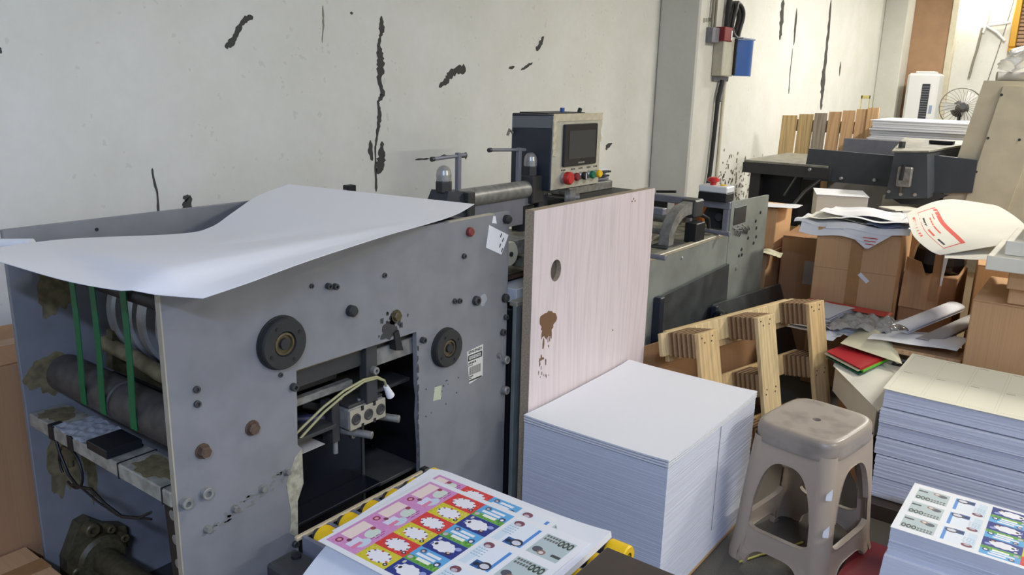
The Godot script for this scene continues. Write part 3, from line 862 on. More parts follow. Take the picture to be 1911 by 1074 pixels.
	part(r, "inner_wall", MB.new().box(V(1.75, 0.05, -1.99), V(1.76, 0.9, -1.52)), M.black)
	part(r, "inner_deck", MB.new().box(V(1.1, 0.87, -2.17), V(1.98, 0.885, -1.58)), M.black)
	part(r, "base_pan", MB.new().box(V(0.86, 0.0, -2.185), V(1.98, 0.05, -1.515)), M.iron)
	part(r, "top_tie_bar", MB.new().box(V(1.86, 1.1, -2.185), V(1.9, 1.14, -1.515), 0.003), M.grey_bar)
	part(r, "end_cover", MB.new().box(V(1.94, 0.05, -2.185), V(1.955, 1.06, -1.515)), M.black)
	# ---- the large sheet of paper over the machine
	var back := [V(0.655, 1.168, -1.935), V(0.93, 1.136, -2.10), V(1.20, 1.122, -2.035), V(1.30, 1.128, -2.03), V(1.42, 1.152, -2.09), V(1.56, 1.178, -2.165), V(1.70, 1.203, -2.185)]
	var frnt := [V(0.85, 1.13, -1.368), V(0.945, 1.147, -1.352), V(1.115, 1.162, -1.372), V(1.407, 1.168, -1.437), V(1.63, 1.169, -1.482), V(1.79, 1.168, -1.53), V(1.966, 1.172, -1.606)]
	var sp := func(a: Array, t: float) -> Vector3:
		var k := t * (a.size() - 1)
		var i := mini(int(k), a.size() - 2)
		var p0: Vector3 = a[max(i - 1, 0)]
		var p3: Vector3 = a[min(i + 2, a.size() - 1)]
		return (a[i] as Vector3).cubic_interpolate(a[i + 1], p0, p3, k - i)
	var ps := MB.new()
	ps.sheet(48, 28, func(u: float, v: float):
		var p: Vector3 = sp.call(back, u).lerp(sp.call(frnt, u), v)
		var sag := 0.004 * sin(PI * v) * (1.0 - u)
		var w := 0.010 * exp(-pow((v - 0.72 + u * 0.1) / 0.09, 2)) * exp(-pow((u - 0.3) / 0.16, 2))
		w += 0.006 * exp(-pow((v - 0.35 - u * 0.2) / 0.12, 2)) * exp(-pow((u - 0.35) / 0.2, 2))
		p.y += -sag + w
		p.x -= 0.04 * sin(PI * pow(v, 1.5)) * pow(1.0 - u, 4.0)
		p.y = maxf(p.y, 1.1685 - maxf(0.0, 0.845 - p.x) * 0.42 - maxf(0.0, p.z + 1.485) * 0.45 - maxf(0.0, -1.53 - p.z) * lerpf(0.045, 0.14, smoothstep(0.05, 0.4, u)))
		return p, 0.0012)
	single("paper_sheet", ps, M.paper_cool, "large blank white sheet lying over the top of the grey-blue machine", "paper")
	# ---- cartons left of the machine
	carton("cardboard_box", V(0.9, 0.0, -2.43), V(1.1, 0.80, 0.36), 0.0, M.card_dark, "tall brown cardboard box standing behind the left end of the grey-blue machine", "")
	carton("cardboard_box", V(0.6, 0.0, -2.12), V(0.4, 0.27, 0.24), 0.0, M.card_pale, "low pale cardboard box at the left bottom corner of the picture", "")

# ---------------------------------------------------------------- rear machine with control box
func text_part(parent: Node, txt: String, at: Vector3, size: float, m: Material, b := Basis()) -> void:
	var tm := TextMesh.new()
	var f := SystemFont.new()
	f.font_names = PackedStringArray(["Droid Sans"])
	tm.font = f
	tm.text = txt
	tm.font_size = 32
	tm.pixel_size = size / 32.0
	tm.depth = 0.001
	tm.material = m
	var o := MeshInstance3D.new()
	o.name = "lettering"
	o.mesh = tm
	o.transform = Transform3D(b, at - org)
	parent.add_child(o, true)

func build_rear_machine() -> void:
	var r := thing("gluing_machine", V(3.2, 0, -1.85), "long grey-green machine with steel bed and control box behind the pink board", "machine")
	# body
	part(r, "side_panel", MB.new().box(V(2.06, 0, -1.515), V(3.87, 0.835, -1.5), 0.002), M.grey_green)
	part(r, "side_panel", MB.new().box(V(2.06, 0, -2.2), V(4.4, 0.835, -2.185), 0.002), M.grey_green)
	var bed := part(r, "bed", MB.new().box(V(2.3, 0.815, -2.185), V(4.38, 0.843, -1.515), 0.002), M.bed)
	part(bed, "edge_strip", MB.new().box(V(2.06, 0.832, -1.53), V(3.87, 0.85, -1.497), 0.003), M.bare_edge)
	var ep := part(r, "end_plate", MB.new().prism(PackedVector2Array([Vector2(3.86, 0), Vector2(4.41, 0), Vector2(4.39, 0.985), Vector2(3.86, 0.998)]), V(0, 0, -1.512), Vector3.RIGHT, Vector3.UP, 0.014), M.grey_green)
	part(ep, "square_socket", MB.new().box(V(3.9, 0.875, -1.5), V(4.06, 0.965, -1.494), 0.002), M.iron)
	for i in 9:
		part(ep, "wire_end", MB.new().tube([V(3.9 + i * 0.022, 0.865 - (i % 3) * 0.012, -1.498), V(3.93 + i * 0.018, 0.845 + (i % 2) * 0.014, -1.475), V(3.92 + i * 0.026, 0.825 - (i % 4) * 0.006, -1.495)], 0.0035, 6), M.steel_dull)
	for q in [[4.22, 0.86], [4.24, 0.82], [4.1, 0.82], [4.13, 0.78], [4.25, 0.77], [4.22, 0.74], [4.05, 0.73], [4.28, 0.9], [4.02, 0.70], [4.06, 0.70]]:
		bolt_at(r, q[0], q[1], 0.009, 0.004, M.iron, -1.498)
	bolt_at(r, 4.0, 0.64, 0.013, 0.006, M.steel, -1.498, 2)
	bolt_at(r, 3.32, 0.80, 0.007, 0.006, M.steel, -1.5, 2)
	# grey frame over the bed
	var fr := part(r, "cross_bar", MB.new().box(V(3.84, 0.962, -2.19), V(3.88, 0.998, -1.5), 0.003), M.grey_bar)
	part(fr, "upright", MB.new().box(V(3.845, 0.84, -1.535), V(3.875, 0.965, -1.505), 0.003), M.grey_bar)
	part(fr, "upright", MB.new().box(V(3.845, 0.84, -1.73), V(3.87, 0.965, -1.705), 0.003), M.grey_bar)
	part(fr, "clamp", MB.new().box(V(3.83, 0.90, -1.93), V(3.87, 0.965, -1.85), 0.003), M.black)
	part(fr, "clamp_handle", MB.new().cyl(V(3.85, 1.012, -1.91), V(3.85, 1.022, -1.8), 0.007, 8), M.cable)
	part(r, "cross_bar", MB.new().box(V(3.2, 1.0, -2.19), V(3.24, 1.03, -1.55), 0.003), M.grey_bar)
	for q in [[3.45, 0.945, 0.02], [3.5, 0.93, 0.014], [3.35, 0.9, 0.014]]:
		part(r, "cross_rod", MB.new().cyl(V(q[0], q[1], -2.185), V(q[0], q[1], -1.6), q[2], 14), M.steel_dull)
	for x in [3.18, 3.3, 3.36]:
		part(r, "support_pin", MB.new().cyl(V(x, 0.843, -1.8), V(x, 0.94, -1.8), 0.008, 8), M.iron)
	for q in [[3.0, -1.62, 3.5, -1.72], [3.1, -1.7, 3.65, -1.82], [3.0, -1.9, 3.5, -1.95]]:
		part(r, "bed_guide", MB.new().cbox(V((q[0] + q[2]) / 2, 0.853, (q[1] + q[3]) / 2), V(0.55, 0.018, 0.035), 0.003, Basis(V(0, 1, 0), atan2(q[1] - q[3], q[2] - q[0]))), M.bare_edge)
	# curved casting on the bed
	var arc := PackedVector2Array()
	for i in 15:
		var a := PI * 0.5 * i / 14.0
		arc.append(Vector2(-cos(a) * 0.19, sin(a) * 0.155))
	arc.append(Vector2(0.06, 0.165)); arc.append(Vector2(0.1, 0.14)); arc.append(Vector2(0.1, 0.11)); arc.append(Vector2(0.05, 0.105))
	for i in 15:
		var a := PI * 0.5 * (14 - i) / 14.0
		arc.append(Vector2(-cos(a) * 0.14, sin(a) * 0.105))
	arc.append(Vector2(-0.14, -0.02)); arc.append(Vector2(-0.19, -0.02))
	var ca := part(r, "curved_arm", MB.new().prism(arc, V(3.48, 0.865, -1.605), Vector3.RIGHT, Vector3.UP, 0.05), M.steel_dull, "curved cast metal arm")
	part(ca, "arm_foot", MB.new().box(V(3.24, 0.843, -1.63), V(3.42, 0.85, -1.535), 0.002), M.iron)
	part(ca, "arm_head", MB.new().box(V(3.52, 0.95, -1.62), V(3.62, 1.035, -1.54), 0.008), M.iron)
	part(r, "motor_block", MB.new().box(V(3.47, 0.843, -1.565), V(3.57, 0.935, -1.505), 0.004), M.black)
	part(r, "lever", MB.new().tube([V(3.6, 0.98, -1.6), V(3.66, 0.95, -1.57), V(3.7, 0.93, -1.55), V(3.71, 0.88, -1.545)], 0.01, 8), M.cable)
	var wd := part(r, "black_wheel", MB.new().lathe(V(3.98, 0.905, -1.6), V(-1, 0, 0.25), [Vector2(0, 0), Vector2(0.075, 0), Vector2(0.08, 0.005), Vector2(0.08, 0.03), Vector2(0.07, 0.035), Vector2(0, 0.035)], 32), M.rubber)
	part(wd, "wheel_hub", MB.new().cyl(V(3.94, 0.905, -1.59), V(3.92, 0.905, -1.585), 0.02, 12), M.iron)
	part(r, "orange_block", MB.new().box(V(4.05, 0.86, -1.9), V(4.2, 0.95, -1.66), 0.006), M.orange)
	part(r, "orange_bar", MB.new().box(V(3.96, 0.843, -1.72), V(4.0, 0.9, -1.69), 0.004), M.orange)
	part(r, "drive_shaft", MB.new().cyl(V(3.7, 0.965, -1.68), V(4.05, 0.985, -1.7), 0.018, 14), M.steel_dull)
	for q in [[2.99, 0.862, -1.62, 2.99, 0.862, -1.42], [3.75, 0.862, -1.62, 3.72, 0.862, -1.44]]:
		part(r, "handle_rod", MB.new().cyl(V(q[0], q[1], q[2]), V(q[3], q[4], q[5]), 0.011, 12, -1.0, 0.002), M.grey_bar)
	# dark cover door on the side
	var dd := part(r, "cover_door", MB.new().hexa([V(3.09, 0.08, -1.49), V(3.88, 0.08, -1.49), V(3.88, 0.08, -1.475), V(3.09, 0.08, -1.475), V(3.085, 0.665, -1.49), V(3.84, 0.69, -1.49), V(3.84, 0.69, -1.475), V(3.085, 0.665, -1.475)].map(func(p): return p)), M.blackdoor)
	part(dd, "door_edge", MB.new().box(V(3.06, 0.08, -1.498), V(3.1, 0.668, -1.462), 0.004), M.navy_edge)
	part(r, "side_slot", MB.new().box(V(2.9, 0.2, -1.5), V(2.93, 0.5, -1.488), 0.002), M.navy_edge)
	# control box
	var cb := part(r, "control_box", MB.new().box(V(2.68, 1.128, -2.0), V(3.055, 1.43, -1.802), 0.004), M.box_dark, "dark control box with cream front, screen and coloured buttons")
	part(cb, "front_plate", MB.new().box(V(2.683, 1.132, -1.803), V(3.052, 1.426, -1.797), 0.002), M.panel_face)
	var sc := part(cb, "screen_bezel", MB.new().box(V(2.752, 1.222, -1.797), V(3.008, 1.392, -1.785), 0.004), M.black_gloss)
	part(sc, "screen", MB.new().box(V(2.785, 1.252, -1.785), V(2.99, 1.366, -1.7838)), M.screen)
	part(sc, "screen_logo", MB.new().cbox(V(2.885, 1.234, -1.7848), V(0.05, 0.006, 0.0008)), M.dust)
	var bx := [2.768, 2.84, 2.9, 2.965, 3.02]
	var bm := [M.red, M.dark_red, M.black, M.green, M.yellow]
	for i in 5:
		var c := V(bx[i], 1.178, -1.797)
		var rr := 0.026 if i == 0 else 0.017
		var bt := part(cb, "button", MB.new().lathe(c, V(0, 0, 1), [Vector2(rr * 0.75, 0.012), Vector2(rr, 0.018), Vector2(rr, 0.036 if i == 0 else 0.026), Vector2(rr * 0.8, 0.042 if i == 0 else 0.03), Vector2(0, 0.042 if i == 0 else 0.03)], 22), bm[i], ["large red mushroom button", "dark red push button", "black switch knob", "green push button", "yellow push button"][i])
		part(bt, "button_ring", MB.new().lathe(c, V(0, 0, 1), [Vector2(rr * 0.95, 0), Vector2(rr * 0.95, 0.008), Vector2(rr * 0.75, 0.013), Vector2(0, 0.013)], 20), M.steel)
		for k in 3:
			part(cb, "caption", MB.new().cbox(V(bx[i] - 0.012 + k * 0.011, 1.208 - (k % 2) * 0.0, -1.7968), V(0.007, 0.007, 0.0008)), M.print_black)
	part(cb, "caption_mark", MB.new().cbox(V(2.9, 1.177, -1.7665), V(0.006, 0.024, 0.001)), M.white_plastic)
	# peeling tape round the front of the box
	var tp := MB.new()
	tp.sheet(26, 3, func(u: float, v: float):
		return V(2.679 + u * 0.378, 1.434 - v * 0.03, -1.7945 + sin(u * 40.0 + v * 5.0) * 0.0018), 0.0006)
	part(cb, "peeling_tape", tp, M.tape_clear)
	var tq := MB.new()
	tq.sheet(3, 20, func(u: float, v: float):
		return V(2.681 + u * 0.022, 1.43 - v * 0.16, -1.7945 + sin(v * 30.0 + u * 4.0) * 0.0016), 0.0006)
	part(cb, "peeling_tape", tq, M.tape_clear)
	var ts := MB.new()
	ts.sheet(12, 3, func(u: float, v: float):
		return V(2.677 + sin(u * 25.0) * 0.001, 1.425 - v * 0.045 - (1.0 - u) * 0.008, -1.995 + u * 0.195), 0.0006)
	part(cb, "peeling_tape", ts, M.film_thin)
	var tz := MB.new()
	tz.sheet(5, 8, func(u: float, v: float):
		return V(3.055 + u * 0.028 * (0.4 + 0.6 * absf(sin(v * 5.0))), 1.43 - v * 0.12, -1.8 - u * 0.01), 0.0006)
	part(cb, "peeling_tape", tz, M.tape_clear)
	part(cb, "cable_gland", MB.new().cyl(V(2.9, 1.43, -1.9), V(2.9, 1.452, -1.9), 0.01, 10), M.blue)
	part(cb, "cable_gland", MB.new().cyl(V(3.0, 1.43, -1.88), V(3.01, 1.448, -1.88), 0.009, 10), M.black)
	part(cb, "top_plate", MB.new().box(V(2.72, 1.43, -1.99), V(3.0, 1.434, -1.85)), M.black)
	part(cb, "side_latch", MB.new().tube([V(2.675, 1.35, -1.99), V(2.66, 1.365, -1.995), V(2.655, 1.34, -2.0)], 0.006, 8), M.dust)
	part(r, "box_post", MB.new().box(V(2.69, 0.84, -1.93), V(2.76, 1.13, -1.86), 0.003), M.box_dark)
	part(r, "pneumatic_knob", MB.new().lathe(V(2.83, 1.09, -1.8), V(0.6, 0, 0.8), [Vector2(0, -0.02), Vector2(0.03, -0.02), Vector2(0.034, 0), Vector2(0.03, 0.018), Vector2(0.018, 0.022), Vector2(0.018, 0.04), Vector2(0, 0.04)], 22), M.steel_dull)
	part(r, "roller_cover", MB.new().box(V(2.95, 1.02, -2.05), V(3.5, 1.06, -1.75), 0.012), M.black)
	part(r, "top_cover", MB.new().box(V(3.05, 1.06, -2.15), V(3.45, 1.1, -1.95), 0.004), M.steel_dull)
	part(r, "wadded_film", MB.new().lathe(V(3.05, 1.03, -1.72), V(0, 1, 0), [Vector2(0, 0), Vector2(0.045, 0.005), Vector2(0.05, 0.03), Vector2(0.03, 0.05), Vector2(0, 0.055)], 9, false), M.paper_grey)
	# shaft with bearing blocks and domed nuts
	part(r, "main_shaft", MB.new().lathe(V(2.2, 1.135, -1.88), V(1, 0.0, 0), [Vector2(0, 0), Vector2(0.036, 0), Vector2(0.036, 0.54), Vector2(0.033, 0.545), Vector2(0, 0.545)], 28), M.steel_dull)
	part(r, "shaft_plate", MB.new().prism(PackedVector2Array([Vector2(2.24, 1.0), Vector2(2.64, 1.0), Vector2(2.64, 1.05), Vector2(2.69, 1.11), Vector2(2.25, 1.11)]), V(0, 0, -1.875), Vector3.RIGHT, Vector3.UP, 0.012), M.grey_bar)
	var b1 := part(r, "bearing_block", MB.new().hexa([V(2.06, 1.04, -1.95), V(2.24, 1.04, -1.95), V(2.24, 1.04, -1.83), V(2.06, 1.04, -1.83), V(2.12, 1.175, -1.93), V(2.225, 1.165, -1.93), V(2.225, 1.165, -1.85), V(2.12, 1.175, -1.85)]), M.box_dark)
	part(b1, "block_face", MB.new().box(V(2.2, 1.05, -1.925), V(2.24, 1.165, -1.825), 0.003), M.iron)
	var b2 := part(r, "bearing_block", MB.new().box(V(2.62, 1.08, -1.92), V(2.70, 1.19, -1.84), 0.004), M.iron)
	part(b2, "block_foot", MB.new().box(V(2.58, 0.86, -1.92), V(2.67, 1.08, -1.86), 0.01), M.black)
	for q in [[b1, 2.135, 1.17], [b2, 2.66, 1.188]]:
		var c := V(q[1], q[2], -1.885)
		var nb := part(q[0], "nut", MB.new().hexnut(c, V(0, 1, 0), 0.03, 0.04), M.iron)
		part(nb, "domed_cap", MB.new().lathe(c + V(0, 0.038, 0), V(0, 1, 0), [Vector2(0.027, 0), Vector2(0.027, 0.022), Vector2(0.024, 0.038), Vector2(0.016, 0.049), Vector2(0.008, 0.053), Vector2(0, 0.054)], 20), M.steel)
	# thin posts with cross rods
	for q in [[2.23, 1.3, 2.1, 1.285], [2.6, 1.3, 2.42, 1.3]]:
		var po := part(r, "post", MB.new().box(V(q[0] - 0.009, 1.0, -1.909), V(q[0] + 0.009, q[1], -1.891), 0.002), M.grey_bar)
		part(po, "post_rod", MB.new().cyl(V(q[0] + 0.04, q[1] - 0.01, -1.9), V(q[2], q[3], -1.9), 0.0065, 10), M.grey_bar)
		part(po, "rod_knob", MB.new().cyl(V(q[2], q[3], -1.9), V(q[2] - 0.014, q[3] - 0.0005, -1.9), 0.0085, 10), M.iron)
	# rollers and bars seen in the gap between the two machines
	part(r, "cross_beam", MB.new().box(V(2.06, 0.985, -2.18), V(2.2, 1.04, -1.56), 0.003), M.steel_dull)
	part(r, "cross_beam", MB.new().box(V(2.2, 0.93, -2.18), V(2.6, 0.97, -1.58), 0.003), M.bed)
	part(r, "paper_wheel", MB.new().cyl(V(2.09, 1.0, -1.575), V(2.09, 1.0, -1.55), 0.042, 24, -1.0, 0.003), M.paper_cream)
	part(r, "wheel_pin", MB.new().cyl(V(2.09, 1.0, -1.55), V(2.09, 1.0, -1.545), 0.008, 10), M.iron)
	for i in 5:
		part(r, "stop_bar", MB.new().box(V(2.06, 0.955 - i * 0.032, -1.62 - (i % 2) * 0.05), V(2.5, 0.968 - i * 0.032, -1.6 - (i % 2) * 0.05), 0.002), M.black if i % 2 else M.rust)
	part(r, "white_box", MB.new().box(V(2.1, 0.83, -1.62), V(2.3, 0.88, -1.53), 0.002), M.white_plastic)
	part(r, "front_cover", MB.new().box(V(2.05, 0.0, -2.18), V(2.07, 0.82, -1.52)), M.black)
	# ---- things standing on the rear machine
	var e := thing("emergency_stop_box", V(3.86, 0.998, -1.6), "small white and black box with red stop button on the grey bar", "switch box")
	part(e, "lower_case", MB.new().box(V(3.81, 0.9985, -1.66), V(3.91, 1.042, -1.51), 0.004), M.black)
	part(e, "lid", MB.new().box(V(3.81, 1.042, -1.66), V(3.91, 1.075, -1.51), 0.005), M.white_plastic)
	part(e, "stop_button", MB.new().lathe(V(3.86, 1.075, -1.605), V(0, 1, 0), [Vector2(0.015, 0), Vector2(0.015, 0.012), Vector2(0.03, 0.018), Vector2(0.03, 0.032), Vector2(0.022, 0.038), Vector2(0, 0.038)], 20), M.red)
	part(e, "yellow_ring", MB.new().cyl(V(3.87, 1.075, -1.555), V(3.87, 1.08, -1.555), 0.016, 16), M.yellow)
	for i in 5:
		var mb := MB.new()
		mb.cbox(V(3.33 + (i % 2) * 0.02, 1.107 + i * 0.011, -2.06), V(0.24, 0.009, 0.16), 0.001, Basis(V(0, 1, 0), 0.12 * (i % 3) - 0.1))
		single("paper_pad", mb, [M.grey_bar, M.navy_edge, M.paper_grey, M.box_dark, M.paper][i], ["grey pad lowest in the small stack beside the control box", "dark blue pad second lowest in the stack beside the control box", "pale grey pad in the middle of the stack beside the control box", "dark pad second from the top of the stack beside the control box", "white pad on top of the stack beside the control box"][i], "pad", "pads beside the control box")
	var lp := MB.new()
	lp.hexa([V(3.55, 0.0, -1.30), V(4.75, 0.0, -1.36), V(4.75, 0.0, -1.345), V(3.55, 0.0, -1.285), V(3.62, 0.525, -1.46), V(4.62, 0.445, -1.47), V(4.62, 0.445, -1.455), V(3.62, 0.525, -1.445)])
	var lt := thing("metal_panel", V(4.15, 0, -1.35), "loose dark grey metal panel leaning behind the wooden pallet", "panel")
	part(lt, "plate", lp, M.blackdoor)
	part(lt, "round_knob", MB.new().lathe(V(3.62, 0.47, -1.43), V(-0.4, 0, 1), [Vector2(0, 0), Vector2(0.03, 0), Vector2(0.04, 0.02), Vector2(0.036, 0.045), Vector2(0.018, 0.058), Vector2(0, 0.06)], 20), M.black_gloss)
	part(lt, "edge_strip", MB.new().cbox(V(3.612, 0.46, -1.44), V(0.03, 0.13, 0.03), 0.004), M.navy_edge)

# ---------------------------------------------------------------- cartons, board, paper stacks
func carton(called: String, at: Vector3, size: Vector3, yaw: float, m: Material, label: String, group: String, tape := true, tilt := 0.0) -> Node3D:
	var r := thing(called, at, label, "box", group)
	var b := Basis(V(0, 1, 0), yaw) * Basis(V(0, 0, 1), tilt)
	var t := Transform3D(b, at)
	var mk := func() -> MB:
		var mb := MB.new()
		mb.xf = t
		return mb
	var h := size * 0.5
	part(r, "body", mk.call().box(V(-h.x, 0, -h.z), V(h.x, size.y - 0.006, h.z), 0.004), m)
	part(r, "flap", mk.call().box(V(-h.x, size.y - 0.006, -h.z), V(h.x, size.y, -0.0015), 0.002), m)
	part(r, "flap", mk.call().box(V(-h.x, size.y - 0.006, 0.0015), V(h.x, size.y, h.z), 0.002), m)
	if tape:
		var tp: MB = mk.call()
		tp.box(V(-h.x - 0.001, size.y, -0.03), V(h.x + 0.001, size.y + 0.0008, 0.03))
		tp.box(V(-h.x - 0.0012, size.y * 0.8, -0.03), V(-h.x, size.y, 0.03))
		tp.box(V(h.x, size.y * 0.8, -0.03), V(h.x + 0.0012, size.y, 0.03))
		part(r, "tape", tp, M.tape)
	return r

func paper_block(parent: Node, lo: Vector3, hi: Vector3, layers: int, wob: float, m: Material, called := "sheets") -> void:
	# many slips of sheets, each pushed a hair out of line, joined into one part
	var mb := MB.new()
	var y := lo.y
	var hgt := (hi.y - lo.y) / layers
	for i in layers:
		var k := hgt * rng.randf_range(0.5, 1.5)
		if i == layers - 1 or y + k > hi.y: k = hi.y - y
		if k <= 0.0002: break
		var o := V(rng.randf_range(-wob, wob), 0, rng.randf_range(-wob, wob))
		var w := rng.randf_range(0, wob)
		mb.box(V(lo.x + o.x - w, y, lo.z + o.z - w), V(hi.x + o.x + w, y + k, hi.z + o.z + w))
		y += k
	var p := part(parent, called, mb, m)
	p.set_meta("kind", "stuff")

func build_board_and_stacks() -> void:
	# pink board with a hole and a broken patch
	var r := thing("wooden_board", V(2.425, 0, -1.43), "tall pale pink laminated board with a round hole standing behind the white stack", "board")
	var x0 := 2.022
	var x1 := 2.83
	var hc := Vector2(2.155, 0.955)
	var out := PackedVector2Array([Vector2(x0, 0), Vector2(x1, 0), Vector2(x1, 1.167), Vector2(x0, 1.167), Vector2(x0, hc.y + 0.0001)])
	for i in 33:
		var a := PI - TAU * i / 32.0
		out.append(hc + Vector2(cos(a) * 0.031, sin(a) * 0.037) + Vector2(0, 0.0001 if i == 0 else (-0.0001 if i == 32 else 0.0)))
	out.append(Vector2(x0, hc.y - 0.0001))
	part(r, "core", MB.new().prism(out, V(0, 0, -1.447), Vector3.RIGHT, Vector3.UP, 0.034), M.board_edge)
	var inner := PackedVector2Array()
	for p in out:
		inner.append(p)
	part(r, "face", MB.new().prism(inner, V(0, 0, -1.413), Vector3.RIGHT, Vector3.UP, 0.0012), M.pink)
	part(r, "hole_plug", MB.new().cyl(V(hc.x, hc.y, -1.447), V(hc.x, hc.y, -1.43), 0.04, 24), mat(rgb(120, 112, 100), 0.8, 0, "speck", 6.0))
	part(r, "chipped_patch", MB.new().prism(smear(2.118, 0.782, 0.05, 0.05, 0.4), V(0, 0, -1.4118), Vector3.RIGHT, Vector3.UP, 0.0008), M.chip, "brown patch of bare chipboard")
	for i in 26:
		var t := rng.randf()
		part(r, "chipped_fleck", MB.new().prism(blob(2.10 + rng.randf_range(-0.03, 0.045), 0.755 - t * 0.17, rng.randf_range(0.002, 0.007) * (1.2 - t), rng.randf_range(0.006, 0.02) * (1.2 - t), 0.4, 8), V(0, 0, -1.4118), Vector3.RIGHT, Vector3.UP, 0.0006), M.chip)
	for q in [[2.66, 1.142], [2.672, 1.133], [2.65, 1.133], [2.56, 0.655]]:
		part(r, "screw_hole", MB.new().cyl(V(q[0], q[1], -1.4118), V(q[0], q[1], -1.411), 0.0035, 8), M.chip)
	# white stack in front of it
	var s := thing("paper_stack", V(2.335, 0, -1.145), "tall square stack of blank white paper in front of the pink board", "paper stack")
	paper_block(s, V(1.985, 0.016, -1.4), V(2.685, 0.478, -0.888), 165, 0.0004, M.paper_edge)
	for i in 3:
		var mb := MB.new()
		var yy := 0.4785 + i * 0.0062
		mb.sheet(14, 14, func(u: float, v: float):
			var cu := pow(absf(u - 0.5) * 2.0, 4) * 0.006
			var cv := pow(absf(v - 0.5) * 2.0, 4) * 0.004
			return V(1.983 + u * 0.705, yy + 0.0055 + (cu + cv) * (0.4 + 0.3 * i), -0.886 - v * 0.515), 0.0055)
		part(s, "top_sheets", mb, M.paper)
	part(s, "slip_edge", MB.new().box(V(2.37, 0.1, -0.8868), V(2.3725, 0.479, -0.8852)), M.paper_grey)
	part(s, "pallet_board", MB.new().box(V(1.985, 0.0, -1.405), V(2.685, 0.016, -0.888), 0.003), M.card)
	# tall blue-edged stack at the right: bundles one above another
	var lab := ["lowest paper bundle of the tall blue-edged stack at the right edge", "second bundle from the bottom of the tall blue-edged stack at right", "third bundle from the bottom of the tall blue-edged stack at right", "fourth bundle from the bottom of the tall blue-edged stack at right", "fifth bundle from the bottom of the tall blue-edged stack at right", "topmost bundle of the tall right stack, faint ruled print on top"]
	var ys := [0.06, 0.145, 0.236, 0.305, 0.363, 0.42, 0.492]
	for i in 6:
		var ox := rng.randf_range(-0.008, 0.008)
		var oz := rng.randf_range(-0.006, 0.006)
		var b := thing("paper_bundle", V(3.31, ys[i], -0.2), lab[i], "paper stack", "bundles of the tall right stack")
		paper_block(b, V(3.05 + ox, ys[i] + 0.004, -0.54 + oz), V(3.56 + ox, ys[i + 1] - 0.0005, 0.16 + oz), 26, 0.0014, M.paper_edge)
		part(b, "wrapper_sheet", MB.new().box(V(3.06 + ox, ys[i] + 0.0002, -0.53 + oz), V(3.55 + ox, ys[i] + 0.004, 0.15 + oz)), M.print_black)
	var tb := thing("printed_sheet", V(3.31, 0.492, -0.2), "white sheet with faint ruled boxes on top of the tall right stack", "paper")
	var ts := MB.new()
	ts.sheet(10, 14, func(u: float, v: float):
		return V(3.045 + u * 0.515, 0.4945 + pow(absf(v - 0.5) * 2.0, 4) * 0.003, 0.165 - v * 0.71), 0.002)
	var fm := StandardMaterial3D.new()
	fm.albedo_texture = ruled_tex()
	fm.roughness = 0.8
	part(tb, "sheet", ts, fm)
	single("base_board", MB.new().box(V(3.0, 0.0, -0.56), V(3.62, 0.06, 0.2), 0.003), M.brown_board, "dark board under the tall blue-edged stack at right", "board")
	# cut printed stack at the lower right
	var c := thing("paper_stack", V(2.53, 0, 0.0), "low stack of cut sticker sheets with colourful top at the lower right", "paper stack")
	paper_block(c, V(2.35, 0.03, -0.345), V(2.69, 0.325, 0.185), 60, 0.0012, M.paper_edge)
	part(c, "lower_sheets", MB.new().hexa([V(2.3, 0.03, -0.36), V(2.3, 0.03, 0.19), V(2.68, 0.03, 0.19), V(2.68, 0.03, -0.36), V(2.335, 0.24, -0.35), V(2.335, 0.24, 0.187), V(2.68, 0.24, 0.187), V(2.68, 0.24, -0.35)]), M.paper_edge)
	var cs := MB.new()
	cs.sheet(12, 8, func(u: float, v: float):
		return V(2.35 + v * 0.342, 0.327, -0.347 + u * 0.535), 0.0015)
	var cm := StandardMaterial3D.new()
	cm.albedo_texture = sticker_tex(3, true)
	cm.roughness = 0.55
	var cp := part(c, "printed_top_sheet", cs, cm, "top sheet printed with colourful sticker frames")
	single("dark_red_board", MB.new().box(V(2.24, 0.0, -0.5), V(2.78, 0.028, 0.25), 0.002), M.dark_red, "dark red board on the floor under the cut sticker stack", "board")

func ruled_tex() -> ImageTexture:
	var im := Image.create(512, 704, false, Image.FORMAT_RGB8)
	im.fill(rgb(226, 221, 200))
	var ln := rgb(200, 192, 170)
	var dk := rgb(120, 104, 92)
	for i in 2:
		for j in 6:
			var x := 20 + i * 245
			var y := 16 + j * 114
			im.fill_rect(Rect2i(x, y, 230, 1), ln)
			im.fill_rect(Rect2i(x, y, 1, 104), ln)
			im.fill_rect(Rect2i(x + 229, y, 1, 104), ln)
			im.fill_rect(Rect2i(x, y + 104, 230, 1), ln)
			for k in 6:
				im.fill_rect(Rect2i(x + 224, y + 6 + k * 5, 5, 3), dk)
			for k in 8:
				im.fill_rect(Rect2i(x + 6, y + 10 + k * 9, 3, 6), ln)
	return tex(im)

func ell(im: Image, cx: float, cy: float, rx: float, ry: float, c: Color, wob := 0.0, lobes := 7) -> void:
	for y in range(maxi(0, int(cy - ry * 1.3)), mini(im.get_height(), int(cy + ry * 1.3) + 1)):
		for x in range(maxi(0, int(cx - rx * 1.3)), mini(im.get_width(), int(cx + rx * 1.3) + 1)):
			var dx := (x - cx) / rx
			var dy := (y - cy) / ry
			var lim := 1.0 + wob * sin(atan2(dy, dx) * lobes)
			if dx * dx + dy * dy < lim * lim:
				im.set_pixel(x, y, c)

